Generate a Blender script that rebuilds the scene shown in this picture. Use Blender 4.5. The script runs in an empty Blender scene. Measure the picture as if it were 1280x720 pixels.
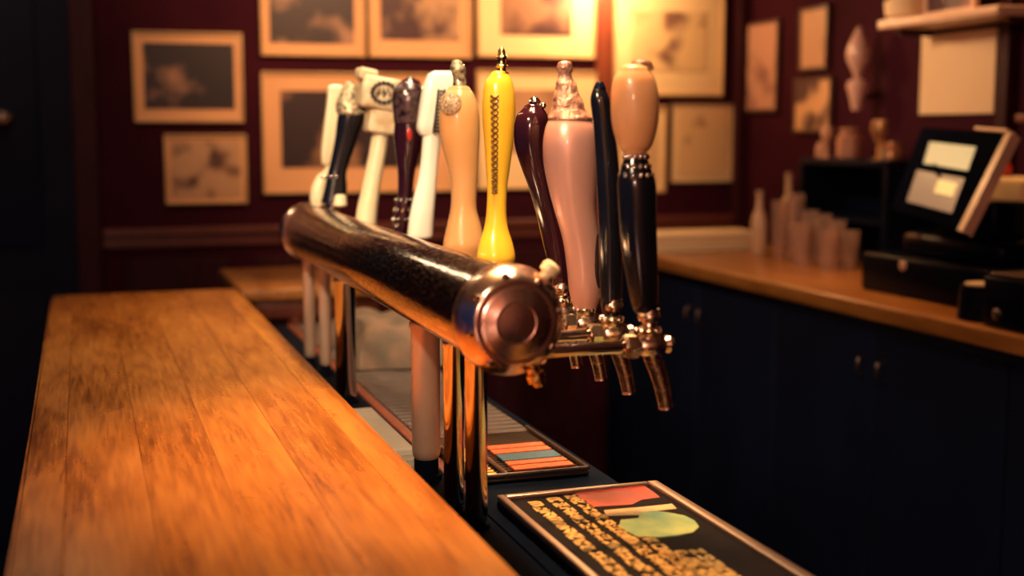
import bpy, bmesh, math, random
from mathutils import Vector, Matrix
random.seed(7)
PI = math.pi
COL = bpy.context.scene.collection

# ------------------------------------------------------------ camera
FPX = 1600.0
VX, VY = 99.0, 162.0
pitch = math.atan((360 - VY) / FPX)
yaw = math.atan((640 - VX) / math.hypot(FPX, 360 - VY))
Fv = Vector((math.sin(yaw) * math.cos(pitch), math.cos(yaw) * math.cos(pitch), -math.sin(pitch)))
Rv = Vector((math.cos(yaw), -math.sin(yaw), 0))
Uv = Rv.cross(Fv)
CAM = Vector((0, 0, 1.46))

def P(px, py, **k):
    """measured image point -> world point on the plane X=, Y= or Z="""
    d = Fv * FPX + Rv * (px - 640) + Uv * (360 - py)
    (a, v), = k.items()
    i = 'XYZ'.index(a)
    return CAM + d * ((v - CAM[i]) / d[i])

cam = bpy.data.cameras.new('camera')
cam.sensor_width = 36
cam.lens = 36 * FPX / 1280
cam.clip_start = 0.05
cam.dof.use_dof = True
cam.dof.focus_distance = 1.72
cam.dof.aperture_fstop = 2.3
co = bpy.data.objects.new('camera', cam)
COL.objects.link(co)
M3 = Matrix((Rv, Uv, -Fv)).transposed()
co.matrix_world = Matrix.Translation(CAM) @ M3.to_4x4()
bpy.context.scene.camera = co

# ------------------------------------------------------------ materials
def newmat(name):
    m = bpy.data.materials.new(name)
    m.use_nodes = True
    nt = m.node_tree
    b = nt.nodes['Principled BSDF']
    return m, nt, b

def mat(name, c, rough=0.5, metal=0.0, coat=0.0, c2=None, nscale=20.0, bump=0.0, spec=None, rvar=0.0, stretch=(1, 1, 1), emit=None, es=0.0, sss=0.0):
    m, nt, b = newmat(name)
    N, L = nt.nodes, nt.links
    b.inputs['Base Color'].default_value = (*c, 1)
    b.inputs['Roughness'].default_value = rough
    b.inputs['Metallic'].default_value = metal
    b.inputs['Coat Weight'].default_value = coat
    b.inputs['Coat Roughness'].default_value = 0.08
    if spec is not None: b.inputs['Specular IOR Level'].default_value = spec
    if sss:
        b.inputs['Subsurface Weight'].default_value = sss
        b.inputs['Subsurface Radius'].default_value = (0.02, 0.01, 0.004)
    tc = N.new('ShaderNodeTexCoord'); mp = N.new('ShaderNodeMapping'); nz = N.new('ShaderNodeTexNoise')
    mp.inputs['Scale'].default_value = stretch
    nz.inputs['Scale'].default_value = nscale
    nz.inputs['Detail'].default_value = 5
    L.new(tc.outputs['Object'], mp.inputs[0]); L.new(mp.outputs[0], nz.inputs['Vector'])
    if c2 is None: c2 = tuple(v * 0.8 for v in c)
    mx = N.new('ShaderNodeMix'); mx.data_type = 'RGBA'
    mx.inputs[6].default_value = (*c, 1); mx.inputs[7].default_value = (*c2, 1)
    rp = N.new('ShaderNodeMapRange'); rp.inputs[1].default_value = 0.35; rp.inputs[2].default_value = 0.65
    L.new(nz.outputs['Fac'], rp.inputs[0]); L.new(rp.outputs[0], mx.inputs[0])
    L.new(mx.outputs[2], b.inputs['Base Color'])
    if rvar:
        rr = N.new('ShaderNodeMapRange'); rr.inputs[1].default_value = 0.3; rr.inputs[2].default_value = 0.7
        rr.inputs[3].default_value = max(0.02, rough - rvar); rr.inputs[4].default_value = rough + rvar
        L.new(nz.outputs['Fac'], rr.inputs[0]); L.new(rr.outputs[0], b.inputs['Roughness'])
    if bump:
        bp = N.new('ShaderNodeBump'); bp.inputs['Strength'].default_value = bump; bp.inputs['Distance'].default_value = 0.002
        L.new(nz.outputs['Fac'], bp.inputs['Height']); L.new(bp.outputs[0], b.inputs['Normal'])
    if emit:
        b.inputs['Emission Color'].default_value = (*emit, 1)
        b.inputs['Emission Strength'].default_value = es
    return m

def wood(name, cols, rough=0.3, plank=0.11, bump=0.3, coat=0.3):
    """long boards running along Y, grain, knots and dark blotches"""
    m, nt, b = newmat(name)
    N, L = nt.nodes, nt.links
    tc = N.new('ShaderNodeTexCoord')
    sep = N.new('ShaderNodeSeparateXYZ'); L.new(tc.outputs['Object'], sep.inputs[0])
    # board index
    dv = N.new('ShaderNodeMath'); dv.operation = 'DIVIDE'; dv.inputs[1].default_value = plank
    L.new(sep.outputs['X'], dv.inputs[0])
    fl = N.new('ShaderNodeMath'); fl.operation = 'FLOOR'; L.new(dv.outputs[0], fl.inputs[0])
    fr = N.new('ShaderNodeMath'); fr.operation = 'FRACT'; L.new(dv.outputs[0], fr.inputs[0])
    wn = N.new('ShaderNodeTexWhiteNoise'); wn.noise_dimensions = '1D'; L.new(fl.outputs[0], wn.inputs['W'])
    off = N.new('ShaderNodeVectorMath'); off.operation = 'SCALE'; off.inputs['Scale'].default_value = 7.0
    L.new(wn.outputs['Color'], off.inputs[0])
    ad = N.new('ShaderNodeVectorMath'); ad.operation = 'ADD'
    L.new(tc.outputs['Object'], ad.inputs[0]); L.new(off.outputs[0], ad.inputs[1])
    mp = N.new('ShaderNodeMapping'); mp.inputs['Scale'].default_value = (1, 0.085, 1); L.new(ad.outputs[0], mp.inputs[0])
    # warped rings
    n1 = N.new('ShaderNodeTexNoise'); n1.inputs['Scale'].default_value = 9; n1.inputs['Detail'].default_value = 3
    n1.inputs['Distortion'].default_value = 0.25
    L.new(mp.outputs[0], n1.inputs['Vector'])
    mu = N.new('ShaderNodeMath'); mu.operation = 'MULTIPLY'; mu.inputs[1].default_value = 11
    L.new(n1.outputs['Fac'], mu.inputs[0])
    rg = N.new('ShaderNodeMath'); rg.operation = 'PINGPONG'; rg.inputs[1].default_value = 0.5; L.new(mu.outputs[0], rg.inputs[0])
    # fine grain
    mp2 = N.new('ShaderNodeMapping'); mp2.inputs['Scale'].default_value = (1, 0.06, 1); L.new(ad.outputs[0], mp2.inputs[0])
    n2 = N.new('ShaderNodeTexNoise'); n2.inputs['Scale'].default_value = 210; n2.inputs['Detail'].default_value = 2
    L.new(mp2.outputs[0], n2.inputs['Vector'])
    # blotches
    mp3 = N.new('ShaderNodeMapping'); mp3.inputs['Scale'].default_value = (1, 0.28, 1); L.new(ad.outputs[0], mp3.inputs[0])
    n3 = N.new('ShaderNodeTexNoise'); n3.inputs['Scale'].default_value = 11; n3.inputs['Detail'].default_value = 6
    L.new(mp3.outputs[0], n3.inputs['Vector'])
    a1 = N.new('ShaderNodeMath'); a1.operation = 'MULTIPLY'; a1.inputs[1].default_value = 0.20; L.new(rg.outputs[0], a1.inputs[0])
    a2 = N.new('ShaderNodeMath'); a2.operation = 'MULTIPLY_ADD'; a2.inputs[1].default_value = 0.50; L.new(n2.outputs['Fac'], a2.inputs[0]); L.new(a1.outputs[0], a2.inputs[2])
    a3 = N.new('ShaderNodeMath'); a3.operation = 'MULTIPLY_ADD'; a3.inputs[1].default_value = 0.55; L.new(n3.outputs['Fac'], a3.inputs[0]); L.new(a2.outputs[0], a3.inputs[2])
    a4 = N.new('ShaderNodeMath'); a4.operation = 'MULTIPLY_ADD'; a4.inputs[1].default_value = 0.14; L.new(wn.outputs['Value'], a4.inputs[0]); L.new(a3.outputs[0], a4.inputs[2])
    cr = N.new('ShaderNodeValToRGB')
    e = cr.color_ramp.elements
    e[0].position = 0.36; e[0].color = (*cols[0], 1)
    e[1].position = 0.86; e[1].color = (*cols[2], 1)
    x = e.new(0.60); x.color = (*cols[1], 1)
    L.new(a4.outputs[0], cr.inputs[0])
    # seams
    sb = N.new('ShaderNodeMath'); sb.operation = 'SUBTRACT'; sb.inputs[1].default_value = 0.5; L.new(fr.outputs[0], sb.inputs[0])
    ab = N.new('ShaderNodeMath'); ab.operation = 'ABSOLUTE'; L.new(sb.outputs[0], ab.inputs[0])
    sm = N.new('ShaderNodeMapRange'); sm.inputs[1].default_value = 0.487; sm.inputs[2].default_value = 0.499
    L.new(ab.outputs[0], sm.inputs[0])
    mx = N.new('ShaderNodeMix'); mx.data_type = 'RGBA'; mx.blend_type = 'MULTIPLY'
    mx.inputs[7].default_value = (0.5, 0.42, 0.38, 1)
    L.new(sm.outputs[0], mx.inputs[0]); L.new(cr.outputs[0], mx.inputs[6])
    L.new(mx.outputs[2], b.inputs['Base Color'])
    rr = N.new('ShaderNodeMapRange'); rr.inputs[1].default_value = 0.3; rr.inputs[2].default_value = 0.7
    rr.inputs[3].default_value = rough - 0.06; rr.inputs[4].default_value = rough + 0.1
    L.new(n3.outputs['Fac'], rr.inputs[0]); L.new(rr.outputs[0], b.inputs['Roughness'])
    b.inputs['Coat Weight'].default_value = coat; b.inputs['Coat Roughness'].default_value = 0.16
    bp = N.new('ShaderNodeBump'); bp.inputs['Strength'].default_value = bump; bp.inputs['Distance'].default_value = 0.0012
    sbm = N.new('ShaderNodeMath'); sbm.operation = 'SUBTRACT'; L.new(a3.outputs[0], sbm.inputs[0]); L.new(sm.outputs[0], sbm.inputs[1])
    L.new(sbm.outputs[0], bp.inputs['Height']); L.new(bp.outputs[0], b.inputs['Normal'])
    return m

def photo_mat(name, light, dark, seed, scale=5.0, thr=0.5, soft=0.06):
    m, nt, b = newmat(name)
    N, L = nt.nodes, nt.links
    tc = N.new('ShaderNodeTexCoord'); mp = N.new('ShaderNodeMapping'); mp.inputs['Location'].default_value = (seed * 3.7, seed, seed * 1.9)
    L.new(tc.outputs['Object'], mp.inputs[0])
    n = N.new('ShaderNodeTexNoise'); n.inputs['Scale'].default_value = scale; n.inputs['Detail'].default_value = 4
    L.new(mp.outputs[0], n.inputs['Vector'])
    r = N.new('ShaderNodeMapRange'); r.inputs[1].default_value = thr - soft; r.inputs[2].default_value = thr + soft
    L.new(n.outputs['Fac'], r.inputs[0])
    mx = N.new('ShaderNodeMix'); mx.data_type = 'RGBA'
    mx.inputs[6].default_value = (*dark, 1); mx.inputs[7].default_value = (*light, 1)
    L.new(r.outputs[0], mx.inputs[0]); L.new(mx.outputs[2], b.inputs['Base Color'])
    b.inputs['Roughness'].default_value = 0.45
    return m

def glassmat(name, c, rough=0.03):
    m, nt, b = newmat(name)
    b.inputs['Base Color'].default_value = (*c, 1)
    b.inputs['Transmission Weight'].default_value = 1.0
    b.inputs['Roughness'].default_value = rough
    b.inputs['IOR'].default_value = 1.45
    return m

WOOD = wood('bar_oak', ((0.13, 0.034, 0.008), (0.35, 0.115, 0.020), (0.52, 0.20, 0.034)), 0.27, plank=0.085)
WOOD2 = wood('worktop_oak', ((0.16, 0.05, 0.012), (0.36, 0.125, 0.025), (0.5, 0.2, 0.04)), 0.34, plank=0.16)
DARKWOOD = mat('dark_red_wood', (0.045, 0.008, 0.012), 0.5, c2=(0.028, 0.005, 0.009), spec=.15, nscale=9, stretch=(6, 6, 0.8))
REDWOOD = mat('red_brown_wood', (0.20, 0.045, 0.022), 0.4, c2=(0.14, 0.03, 0.016), nscale=9, stretch=(6, 6, 0.8))
WALL = mat('wall_maroon', (0.046, 0.0065, 0.015), 0.8, c2=(0.034, 0.005, 0.012), nscale=4, bump=0.1, spec=.06)
NAVY = mat('navy_black_paint', (0.004, 0.008, 0.027), 0.6, c2=(0.003, 0.006, 0.022), nscale=6, spec=.15)
BLACK = mat('black_plastic', (0.003, 0.005, 0.014), 0.28, nscale=30, spec=.08)
RUBBER = mat('black_rubber', (0.0025, 0.005, 0.013), 0.8, nscale=40, spec=.04)
FLOORM = mat('dark_floor', (0.006, 0.014, 0.045), 0.7, nscale=5, spec=.2)
CEILM = mat('ceiling_paint', (0.42, 0.25, 0.18), 0.8, nscale=3)
FRONTM = mat('warm_plaster', (0.55, 0.30, 0.20), 0.8, nscale=3)
CHROME = mat('chrome', (0.80, 0.70, 0.64), 0.10, 1.0, c2=(0.74, 0.62, 0.56), nscale=14, rvar=0.04)
TUBEM = mat('worn_chrome_tube', (0.72, 0.58, 0.52), 0.17, 1.0, c2=(0.50, 0.38, 0.34), nscale=260, rvar=0.08, bump=0.12, stretch=(1, .22, 1))
CAPM = mat('copper_tinted_chrome', (0.95, 0.70, 0.58), 0.25, 1.0, c2=(0.78, 0.46, 0.36), nscale=28, rvar=0.08, bump=.35)  # mottled second tone paints in the cap's irregular reflections
SATIN = mat('satin_brass_leg', (0.62, 0.40, 0.30), 0.42, 0.45, nscale=10)
FITM = mat('faucet_chrome', (0.92, 0.74, 0.58), 0.24, 1.0, c2=(0.8, 0.58, 0.42), nscale=90, rvar=.08, bump=.2)
GOLD = mat('gold_metal', (0.85, 0.60, 0.25), 0.2, 1.0, c2=(0.6, 0.38, 0.12), nscale=120, bump=0.6)
CREAM = mat('cream_ceramic', (0.90, 0.74, 0.50), 0.35, c2=(0.84, 0.66, 0.42), nscale=18, coat=0.3, sss=0.15)
CARVED = mat('carved_cream_resin', (0.78, 0.62, 0.42), 0.5, c2=(0.55, 0.36, 0.2), nscale=45, bump=0.5)
WHITE = mat('white_enamel', (0.88, 0.80, 0.70), 0.3, c2=(0.84, 0.75, 0.64), nscale=12, coat=0.3)
PEACH = mat('peach_enamel', (0.82, 0.43, 0.18), 0.28, c2=(0.78, 0.38, 0.14), nscale=9, coat=0.5, sss=0.15)
YELLOW = mat('yellow_enamel', (0.90, 0.52, 0.045), 0.25, c2=(0.88, 0.48, 0.03), nscale=9, coat=0.5, sss=0.15)
OXBLOOD = mat('oxblood_lacquer', (0.030, 0.005, 0.010), 0.12, c2=(0.018, 0.004, 0.008), nscale=14, coat=0.6)
GLOSSBLACK = mat('gloss_black', (0.008, 0.008, 0.012), 0.18, c2=(0.006, 0.006, 0.01), nscale=14, coat=0.4)
PINK = mat('rose_copper', (0.66, 0.33, 0.26), 0.34, 0.3, c2=(0.58, 0.28, 0.23), nscale=10, coat=0.3)
PINKCARVE = mat('rose_copper_carved', (0.78, 0.42, 0.30), 0.3, 0.5, c2=(0.30, 0.12, 0.10), nscale=95, bump=2.5)
ORNATED = mat('dark_ornament', (0.012, 0.006, 0.010), 0.18, 0.2, c2=(0.10, 0.05, 0.05), nscale=110, bump=0.9, coat=.6)
ORNATE = mat('black_gold_ornament', (0.02, 0.015, 0.015), 0.25, 0.4, c2=(0.85, 0.66, 0.42), nscale=150, bump=0.9)
SPECKLE = mat('brown_gold_speckle', (0.09, 0.04, 0.03), 0.35, 0.2, c2=(0.75, 0.5, 0.28), nscale=330, bump=0.4)
DARKINK = mat('dark_ink', (0.02, 0.014, 0.014), 0.5)
MAT_CARD = mat('picture_mat_card', (0.80, 0.42, 0.21), 0.8, c2=(0.74, 0.38, 0.19), nscale=3)
MAT_LIGHT = mat('cream_mat_card', (0.86, 0.62, 0.34), 0.8, c2=(0.8, 0.56, 0.3), nscale=3)
FRAMEM = mat('pale_gilt_frame', (0.62, 0.38, 0.18), 0.4, nscale=12)
FRAMED = mat('dark_thin_frame', (0.10, 0.04, 0.03), 0.4, nscale=12)
PAPER = mat('cream_paper', (0.84, 0.62, 0.38), 0.8, c2=(0.8, 0.57, 0.34), nscale=4)
WHITEPAPER = mat('white_paper', (0.88, 0.76, 0.62), 0.8, nscale=8)
CLOTH = mat('beige_cloth', (0.20, 0.115, 0.08), 0.9, c2=(0.11, 0.08, 0.06), nscale=20, bump=0.5)
DECKM = mat('grey_brown_slat', (0.085, 0.052, 0.046), 0.5, c2=(0.05, 0.03, 0.028), nscale=24, stretch=(6, 1, 1))
STEEL = mat('brushed_steel_rim', (0.62, 0.46, 0.38), 0.35, 1.0, c2=(0.5, 0.36, 0.3), nscale=60, stretch=(1, 0.1, 1))
DARKSTEEL = mat('dark_wire_steel', (0.32, 0.24, 0.21), 0.3, 1.0, nscale=60)
PANELBLK = mat('menu_black', (0.006, 0.004, 0.006), 0.6, nscale=60, spec=.06)
INKY = mat('menu_yellow_print', (0.62, 0.36, 0.11), 0.5, nscale=60)
INKR = mat('menu_red_print', (0.42, 0.045, 0.022), 0.5, c2=(0.36, 0.05, 0.03), nscale=50)
INKG = mat('menu_green_print', (0.09, 0.22, 0.12), 0.5, c2=(0.28, 0.31, 0.10), nscale=26)
INKT = mat('menu_tan_print', (0.50, 0.30, 0.14), 0.5, nscale=40)
MATO = mat('orange_stripe', (0.52, 0.11, 0.035), 0.6, c2=(0.36, 0.06, 0.025), nscale=150)
MATB = mat('slate_blue_stripe', (0.03, 0.09, 0.16), 0.6, c2=(0.03, 0.07, 0.10), nscale=150)
GLASS = glassmat('clear_glass', (0.95, 0.72, 0.60), 0.10); GLASS.node_tree.nodes['Principled BSDF'].inputs['Transmission Weight'].default_value = .88
AMBERG = glassmat('amber_glass', (0.95, 0.60, 0.38), 0.06)
BOTTLE = mat('pale_glass_bottle', (0.70, 0.42, 0.26), 0.2, nscale=10, coat=0.5)
SCREENON = mat('lit_screen_field', (0.05, 0.045, 0.03), 0.4, emit=(0.80, 0.62, 0.28), es=0.5)
SCREENDIM = mat('dim_screen_field', (0.05, 0.04, 0.036), 0.4, emit=(0.30, 0.17, 0.12), es=0.4)
SCREENYEL = mat('yellow_screen_button', (0.5, 0.4, 0.2), 0.4, emit=(0.8, 0.52, 0.16), es=0.8)
REDP = mat('red_plastic', (0.6, 0.03, 0.03), 0.35)
BEZEL = mat('pale_and_lit_edge', (0.75, 0.48, 0.34), 0.35, nscale=12)
BULB = mat('bulb', (1, 0.8, 0.5), 0.4, emit=(1.0, 0.60, 0.25), es=14)

# ------------------------------------------------------------ mesh helpers
def obj(name, bm, m, parent=None, smooth=True, loc=None):
    me = bpy.data.meshes.new(name)
    bmesh.ops.recalc_face_normals(bm, faces=bm.faces)
    bm.to_mesh(me); bm.free()
    if smooth:
        for p in me.polygons: p.use_smooth = True
        try: me.set_sharp_from_angle(angle=math.radians(38))
        except Exception: pass
    ms = m if isinstance(m, (list, tuple)) else [m]
    for x in ms: me.materials.append(x)
    o = bpy.data.objects.new(name, me)
    COL.objects.link(o)
    if parent:
        o.parent = parent
        pl = parent.location if parent.parent is None else parent.location + parent.parent.location
        # vertices were given in world space: shift them into the parent's space
        me.transform(Matrix.Translation(-world_loc(parent)))
    return o

def world_loc(o):
    v = Vector((0, 0, 0))
    while o:
        v = v + o.location
        o = o.parent
    return v

def tag(o, label, cat, group=None, kind=None):
    o['label'] = label; o['category'] = cat
    if group: o['group'] = group
    if kind: o['kind'] = kind
    return o

def thing(name, label, cat, loc=(0, 0, 0), group=None):
    o = bpy.data.objects.new(name, None)
    o.empty_display_size = 0.05
    COL.objects.link(o); o.location = loc
    return tag(o, label, cat, group)

def struct(name, bm, m, smooth=False):
    o = obj(name, bm, m, smooth=smooth); o['kind'] = 'structure'
    return o

def box(bm, a, b, bev=0.0, rot=None):
    x0, y0, z0 = a; x1, y1, z1 = b
    t = bmesh.new()
    bmesh.ops.create_cube(t, size=1)
    for v in t.verts:
        v.co = Vector(((x0 + x1) / 2 + v.co.x * (x1 - x0), (y0 + y1) / 2 + v.co.y * (y1 - y0), (z0 + z1) / 2 + v.co.z * (z1 - z0)))
    if bev: bmesh.ops.bevel(t, geom=list(t.edges), offset=bev, segments=3, affect='EDGES', profile=0.5)
    if rot is not None:
        c = Vector(((x0 + x1) / 2, (y0 + y1) / 2, (z0 + z1) / 2))
        for v in t.verts: v.co = c + rot @ (v.co - c)
    merge(bm, t)
    return bm

def merge(bm, t):
    me = bpy.data.meshes.new('tmp'); t.to_mesh(me); t.free()
    bm.from_mesh(me); bpy.data.meshes.remove(me)

def rings(bm, rs, n=28, cap=True):
    """rs: list of lists of points"""
    prev = None; first = None
    for r in rs:
        vs = [bm.verts.new(p) for p in r]
        if prev:
            for i in range(len(vs)):
                bm.faces.new((prev[i], prev[(i + 1) % len(vs)], vs[(i + 1) % len(vs)], vs[i]))
        else: first = vs
        prev = vs
    if cap:
        bm.faces.new(first); bm.faces.new(prev)
    return bm

def frame_of(axis):
    a = Vector(axis).normalized()
    h = Vector((0, 0, 1)) if abs(a.z) < 0.9 else Vector((1, 0, 0))
    u = a.cross(h).normalized(); v = a.cross(u).normalized()
    return a, u, v

def lathe(bm, o, axis, prof, n=32, cap=True):
    """prof: [(distance along axis, radius)]"""
    a, u, v = frame_of(axis); o = Vector(o)
    return rings(bm, [[o + a * t + (u * math.cos(2 * PI * i / n) + v * math.sin(2 * PI * i / n)) * max(r, 1e-4) for i in range(n)] for t, r in prof], n, cap)

def tube(bm, pts, rads, n=18):
    pts = [Vector(p) for p in pts]
    rs = []; up = None
    for k, p in enumerate(pts):
        d = (pts[min(k + 1, len(pts) - 1)] - pts[max(k - 1, 0)]).normalized()
        if up is None:
            _, u, v = frame_of(d)
        else:
            u = (up - d * up.dot(d)).normalized(); v = d.cross(u)
        up = u
        r = rads[k] if isinstance(rads, (list, tuple)) else rads
        rs.append([p + (u * math.cos(2 * PI * i / n) + v * math.sin(2 * PI * i / n)) * r for i in range(n)])
    return rings(bm, rs, n)

def bez(pts, m=10):
    """Catmull-Rom through points of any dimension (tuples)"""
    out = []
    n = len(pts)
    for i in range(n - 1):
        p0 = pts[max(i - 1, 0)]; p1 = pts[i]; p2 = pts[i + 1]; p3 = pts[min(i + 2, n - 1)]
        for s in range(m):
            t = s / m
            out.append(tuple(0.5 * (2 * b + (c - a) * t + (2 * a - 5 * b + 4 * c - d) * t * t + (3 * b - a - 3 * c + d) * t ** 3) for a, b, c, d in zip(p0, p1, p2, p3)))
    out.append(tuple(pts[-1]))
    return out

def ball(bm, c, r, sc=(1, 1, 1), n=20):
    t = bmesh.new(); bmesh.ops.create_uvsphere(t, u_segments=n, v_segments=n // 2, radius=r)
    for v in t.verts: v.co = Vector(c) + Vector((v.co.x * sc[0], v.co.y * sc[1], v.co.z * sc[2]))
    merge(bm, t); return bm

def turned(rows, Y, flat=0.85, power=2.0, n=32, caps=(True, True), m=6, smooth=True):
    """rows (y, left x, right x) measured on the photo; a turned/carved body of real depth standing at Y"""
    R = []
    for py, xl, xr in rows:
        a = P(xl, py, Y=Y); b = P(xr, py, Y=Y)
        R.append(((a.x + b.x) / 2, (a.z + b.z) / 2, abs(b.x - a.x) / 2 * 0.97))
    R = bez(R, m) if smooth else R
    def ring(cx, cz, r):
        out = []
        for i in range(n):
            t = 2 * PI * i / n
            c, s = math.cos(t), math.sin(t)
            e = 2.0 / power
            out.append(Vector((cx + r * math.copysign(abs(c) ** e, c), Y + r * flat * math.copysign(abs(s) ** e, s), cz)))
        return out
    rs = []
    if caps[0]:
        cx, cz, r = R[0]
        for k in (0.15, 0.5, 0.8): rs.append(ring(cx, cz + r * 0.45 * (1 - k) , r * math.sqrt(1 - (1 - k) ** 2)))
    rs += [ring(*q) for q in R]
    if caps[1]:
        cx, cz, r = R[-1]
        for k in (0.8, 0.5, 0.15): rs.append(ring(cx, cz - r * 0.3 * (1 - k), r * math.sqrt(1 - (1 - k) ** 2)))
    bm = bmesh.new()
    return rings(bm, rs)

# ------------------------------------------------------------ room
WY, WX = 4.20, 2.30            # back wall, right wall
bm = bmesh.new(); box(bm, (-3, -3.2, -0.1), (2.5, 4.4, 0)); struct('floor', bm, FLOORM)
bm = bmesh.new(); box(bm, (-3, -3.2, 2.75), (2.5, 4.4, 2.85)); struct('ceiling', bm, CEILM)
DX0, DX1 = -1.05, P(94, 200, Y=WY).x
bm = bmesh.new()
box(bm, (DX1, WY, 0), (2.5, WY + 0.12, 2.75)); box(bm, (-3, WY, 0), (DX0, WY + 0.12, 2.75)); box(bm, (DX0, WY, 2.1), (DX1, WY + 0.12, 2.75))
struct('wall_back', bm, WALL)
bm = bmesh.new(); box(bm, (WX, -3.2, 0), (WX + 0.12, WY, 2.75)); struct('wall_right', bm, WALL)
bm = bmesh.new(); box(bm, (-3, -3.3, 0), (2.5, -3.2, 2.75)); struct('wall_front', bm, FRONTM)
# door with panels
dr = bpy.data.objects.new('door_1', None); COL.objects.link(dr); dr['kind'] = 'structure'; dr.location = (DX0, WY + 0.05, 0)
bm = bmesh.new(); box(bm, (DX0 + 0.005, WY + 0.03, 0.005), (DX1 - 0.005, WY + 0.075, 2.095))
for z0, z1 in ((0.15, 0.95), (1.1, 1.95)):
    for x0, x1 in ((DX0 + 0.1, DX0 + 0.44), (DX0 + 0.54, DX1 - 0.1)):
        box(bm, (x0, WY + 0.015, z0), (x1, WY + 0.031, z1), 0.006)
obj('door_leaf', bm, NAVY, dr)
hp = P(4, 148, Y=WY)
bm = bmesh.new(); lathe(bm, (hp.x, WY + 0.03, hp.z), (0, -1, 0), [(0, .025), (.006, .025), (.01, .01), (.04, .01), (.045, .024), (.065, .028), (.08, .018), (.084, .002)])
obj('door_knob', bm, DARKSTEEL, dr)
tb = P(108, 200, Y=WY - 0.03).x
bm = bmesh.new(); box(bm, (DX1 - 0.005, WY - 0.035, 0), (tb + 0.035, WY, 2.17), 0.006)
box(bm, (DX0 - 0.07, WY - 0.035, 2.1), (DX1 - 0.006, WY, 2.17), 0.006); box(bm, (DX0 - 0.07, WY - 0.035, 0), (DX0, WY, 2.1), 0.006)
struct('trim_1', bm, DARKWOOD)
# chair rail and wainscot on the back wall
rz = P(400, 285, Y=WY - 0.03).z
bm = bmesh.new(); box(bm, (tb + 0.04, WY - 0.032, rz - 0.012), (WX, WY, rz + 0.012), 0.004)
box(bm, (tb + 0.04, WY - 0.016, rz - 0.05), (WX, WY, rz - 0.012), 0.003)
struct('trim_2', bm, mat('chair_rail_wood', (.13,.03,.02), .4))
bm = bmesh.new()
x = tb + 0.10
while x < WX - 0.3:
    box(bm, (x, WY - 0.012, 0.25), (x + 0.33, WY, rz - 0.09), 0.005); x += 0.41
struct('trim_3', bm, DARKWOOD)
bm = bmesh.new(); box(bm, (tb + 0.04, WY - 0.018, 0), (WX, WY, 0.12), 0.004); struct('baseboard_back', bm, DARKWOOD)
# pilaster between the two picture columns
a = P(746, 60, Y=WY - 0.02).x; b = P(767, 60, Y=WY - 0.02).x
bm = bmesh.new(); box(bm, (a, WY - 0.025, rz + 0.012), (b, WY, 2.75), 0.004); struct('trim_4', bm, REDWOOD)
# corner post
bm = bmesh.new(); box(bm, (WX - 0.05, WY - 0.05, 1.12), (WX, WY, 2.75), 0.004); struct('trim_5', bm, DARKWOOD)

# ------------------------------------------------------------ framed pictures on the back wall
def picture(rect, inner, seed, label, light, dark, matm=MAT_CARD, fr=FRAMEM, thr=0.5, scale=5, fw=0.008, cat='framed picture'):
    x0, y0, x1, y1 = rect; cxp, cyp = (x0 + x1) / 2, (y0 + y1) / 2
    Yf = WY - 0.022
    A = P(x0, cyp, Y=Yf).x; B = P(x1, cyp, Y=Yf).x; T = P(cxp, y0, Y=Yf).z; Bo = P(cxp, y1, Y=Yf).z
    t = thing('framed_picture', label, cat, ((A + B) / 2, WY, Bo), 'framed pictures on the back wall')
    bm = bmesh.new()
    box(bm, (A, Yf, T - fw), (B, WY, T), 0.002); box(bm, (A, Yf, Bo), (B, WY, Bo + fw), 0.002)
    box(bm, (A, Yf, Bo + fw), (A + fw, WY, T - fw), 0.002); box(bm, (B - fw, Yf, Bo + fw), (B, WY, T - fw), 0.002)
    obj('frame', bm, fr, t)
    bm = bmesh.new(); box(bm, (A + fw, Yf + 0.008, Bo + fw), (B - fw, WY, T - fw)); obj('mat_board', bm, matm, t, smooth=False)
    for (u0, v0, u1, v1) in (inner if isinstance(inner, list) else [inner]):
        a0 = P(u0, cyp, Y=Yf).x; a1 = P(u1, cyp, Y=Yf).x; b0 = P(cxp, v0, Y=Yf).z; b1 = P(cxp, v1, Y=Yf).z
        bm = bmesh.new(); box(bm, (a0, Yf + 0.0055, b1), (a1, Yf + 0.009, b0))
        obj('photograph', bm, photo_mat('photo_print', light, dark, seed, scale, thr), t, smooth=False)
    return t

LT, DK = (0.50, 0.28, 0.17), (0.015, 0.007, 0.014)
picture((166, 40, 304, 153), (180, 54, 293, 136), 1, 'dark photograph in orange mat, at the far left above the small picture', (0.34, 0.17, 0.11), DK, thr=0.60, scale=6.5)
picture((206, 168, 309, 255), (214, 176, 301, 247), 2, 'small pale sketch in frame, lowest picture at left', (0.55, 0.31, 0.17), (0.10, 0.04, 0.03), thr=0.42, scale=9)
picture((325, -50, 457, 70), (337, -38, 443, 54), 3, 'dark photograph cut by the top edge, above the black and cream tap handles', (0.36, 0.19, 0.12), (0.03, 0.013, 0.022), thr=0.55, scale=6)
picture((461, -50, 590, 72), (476, -38, 575, 50), 4, 'picture cut by the top edge, above the white and peach tap handles', (0.45, 0.26, 0.15), (0.06, 0.022, 0.03), thr=0.53, scale=5)
picture((597, -50, 745, 72), (627, -36, 716, 44), 5, 'picture in wide bright mat cut by the top edge, above the yellow tap handle', (0.32, 0.16, 0.10), (0.07, 0.025, 0.03), matm=MAT_LIGHT, thr=0.5, scale=5)
picture((328, 91, 568, 241), (352, 114, 545, 209), 6, 'widest picture with cream mat, behind the black, cream and white tap handles', (0.36, 0.18, 0.10), (0.025, 0.010, 0.016), matm=MAT_CARD, thr=0.59, scale=4)
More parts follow.
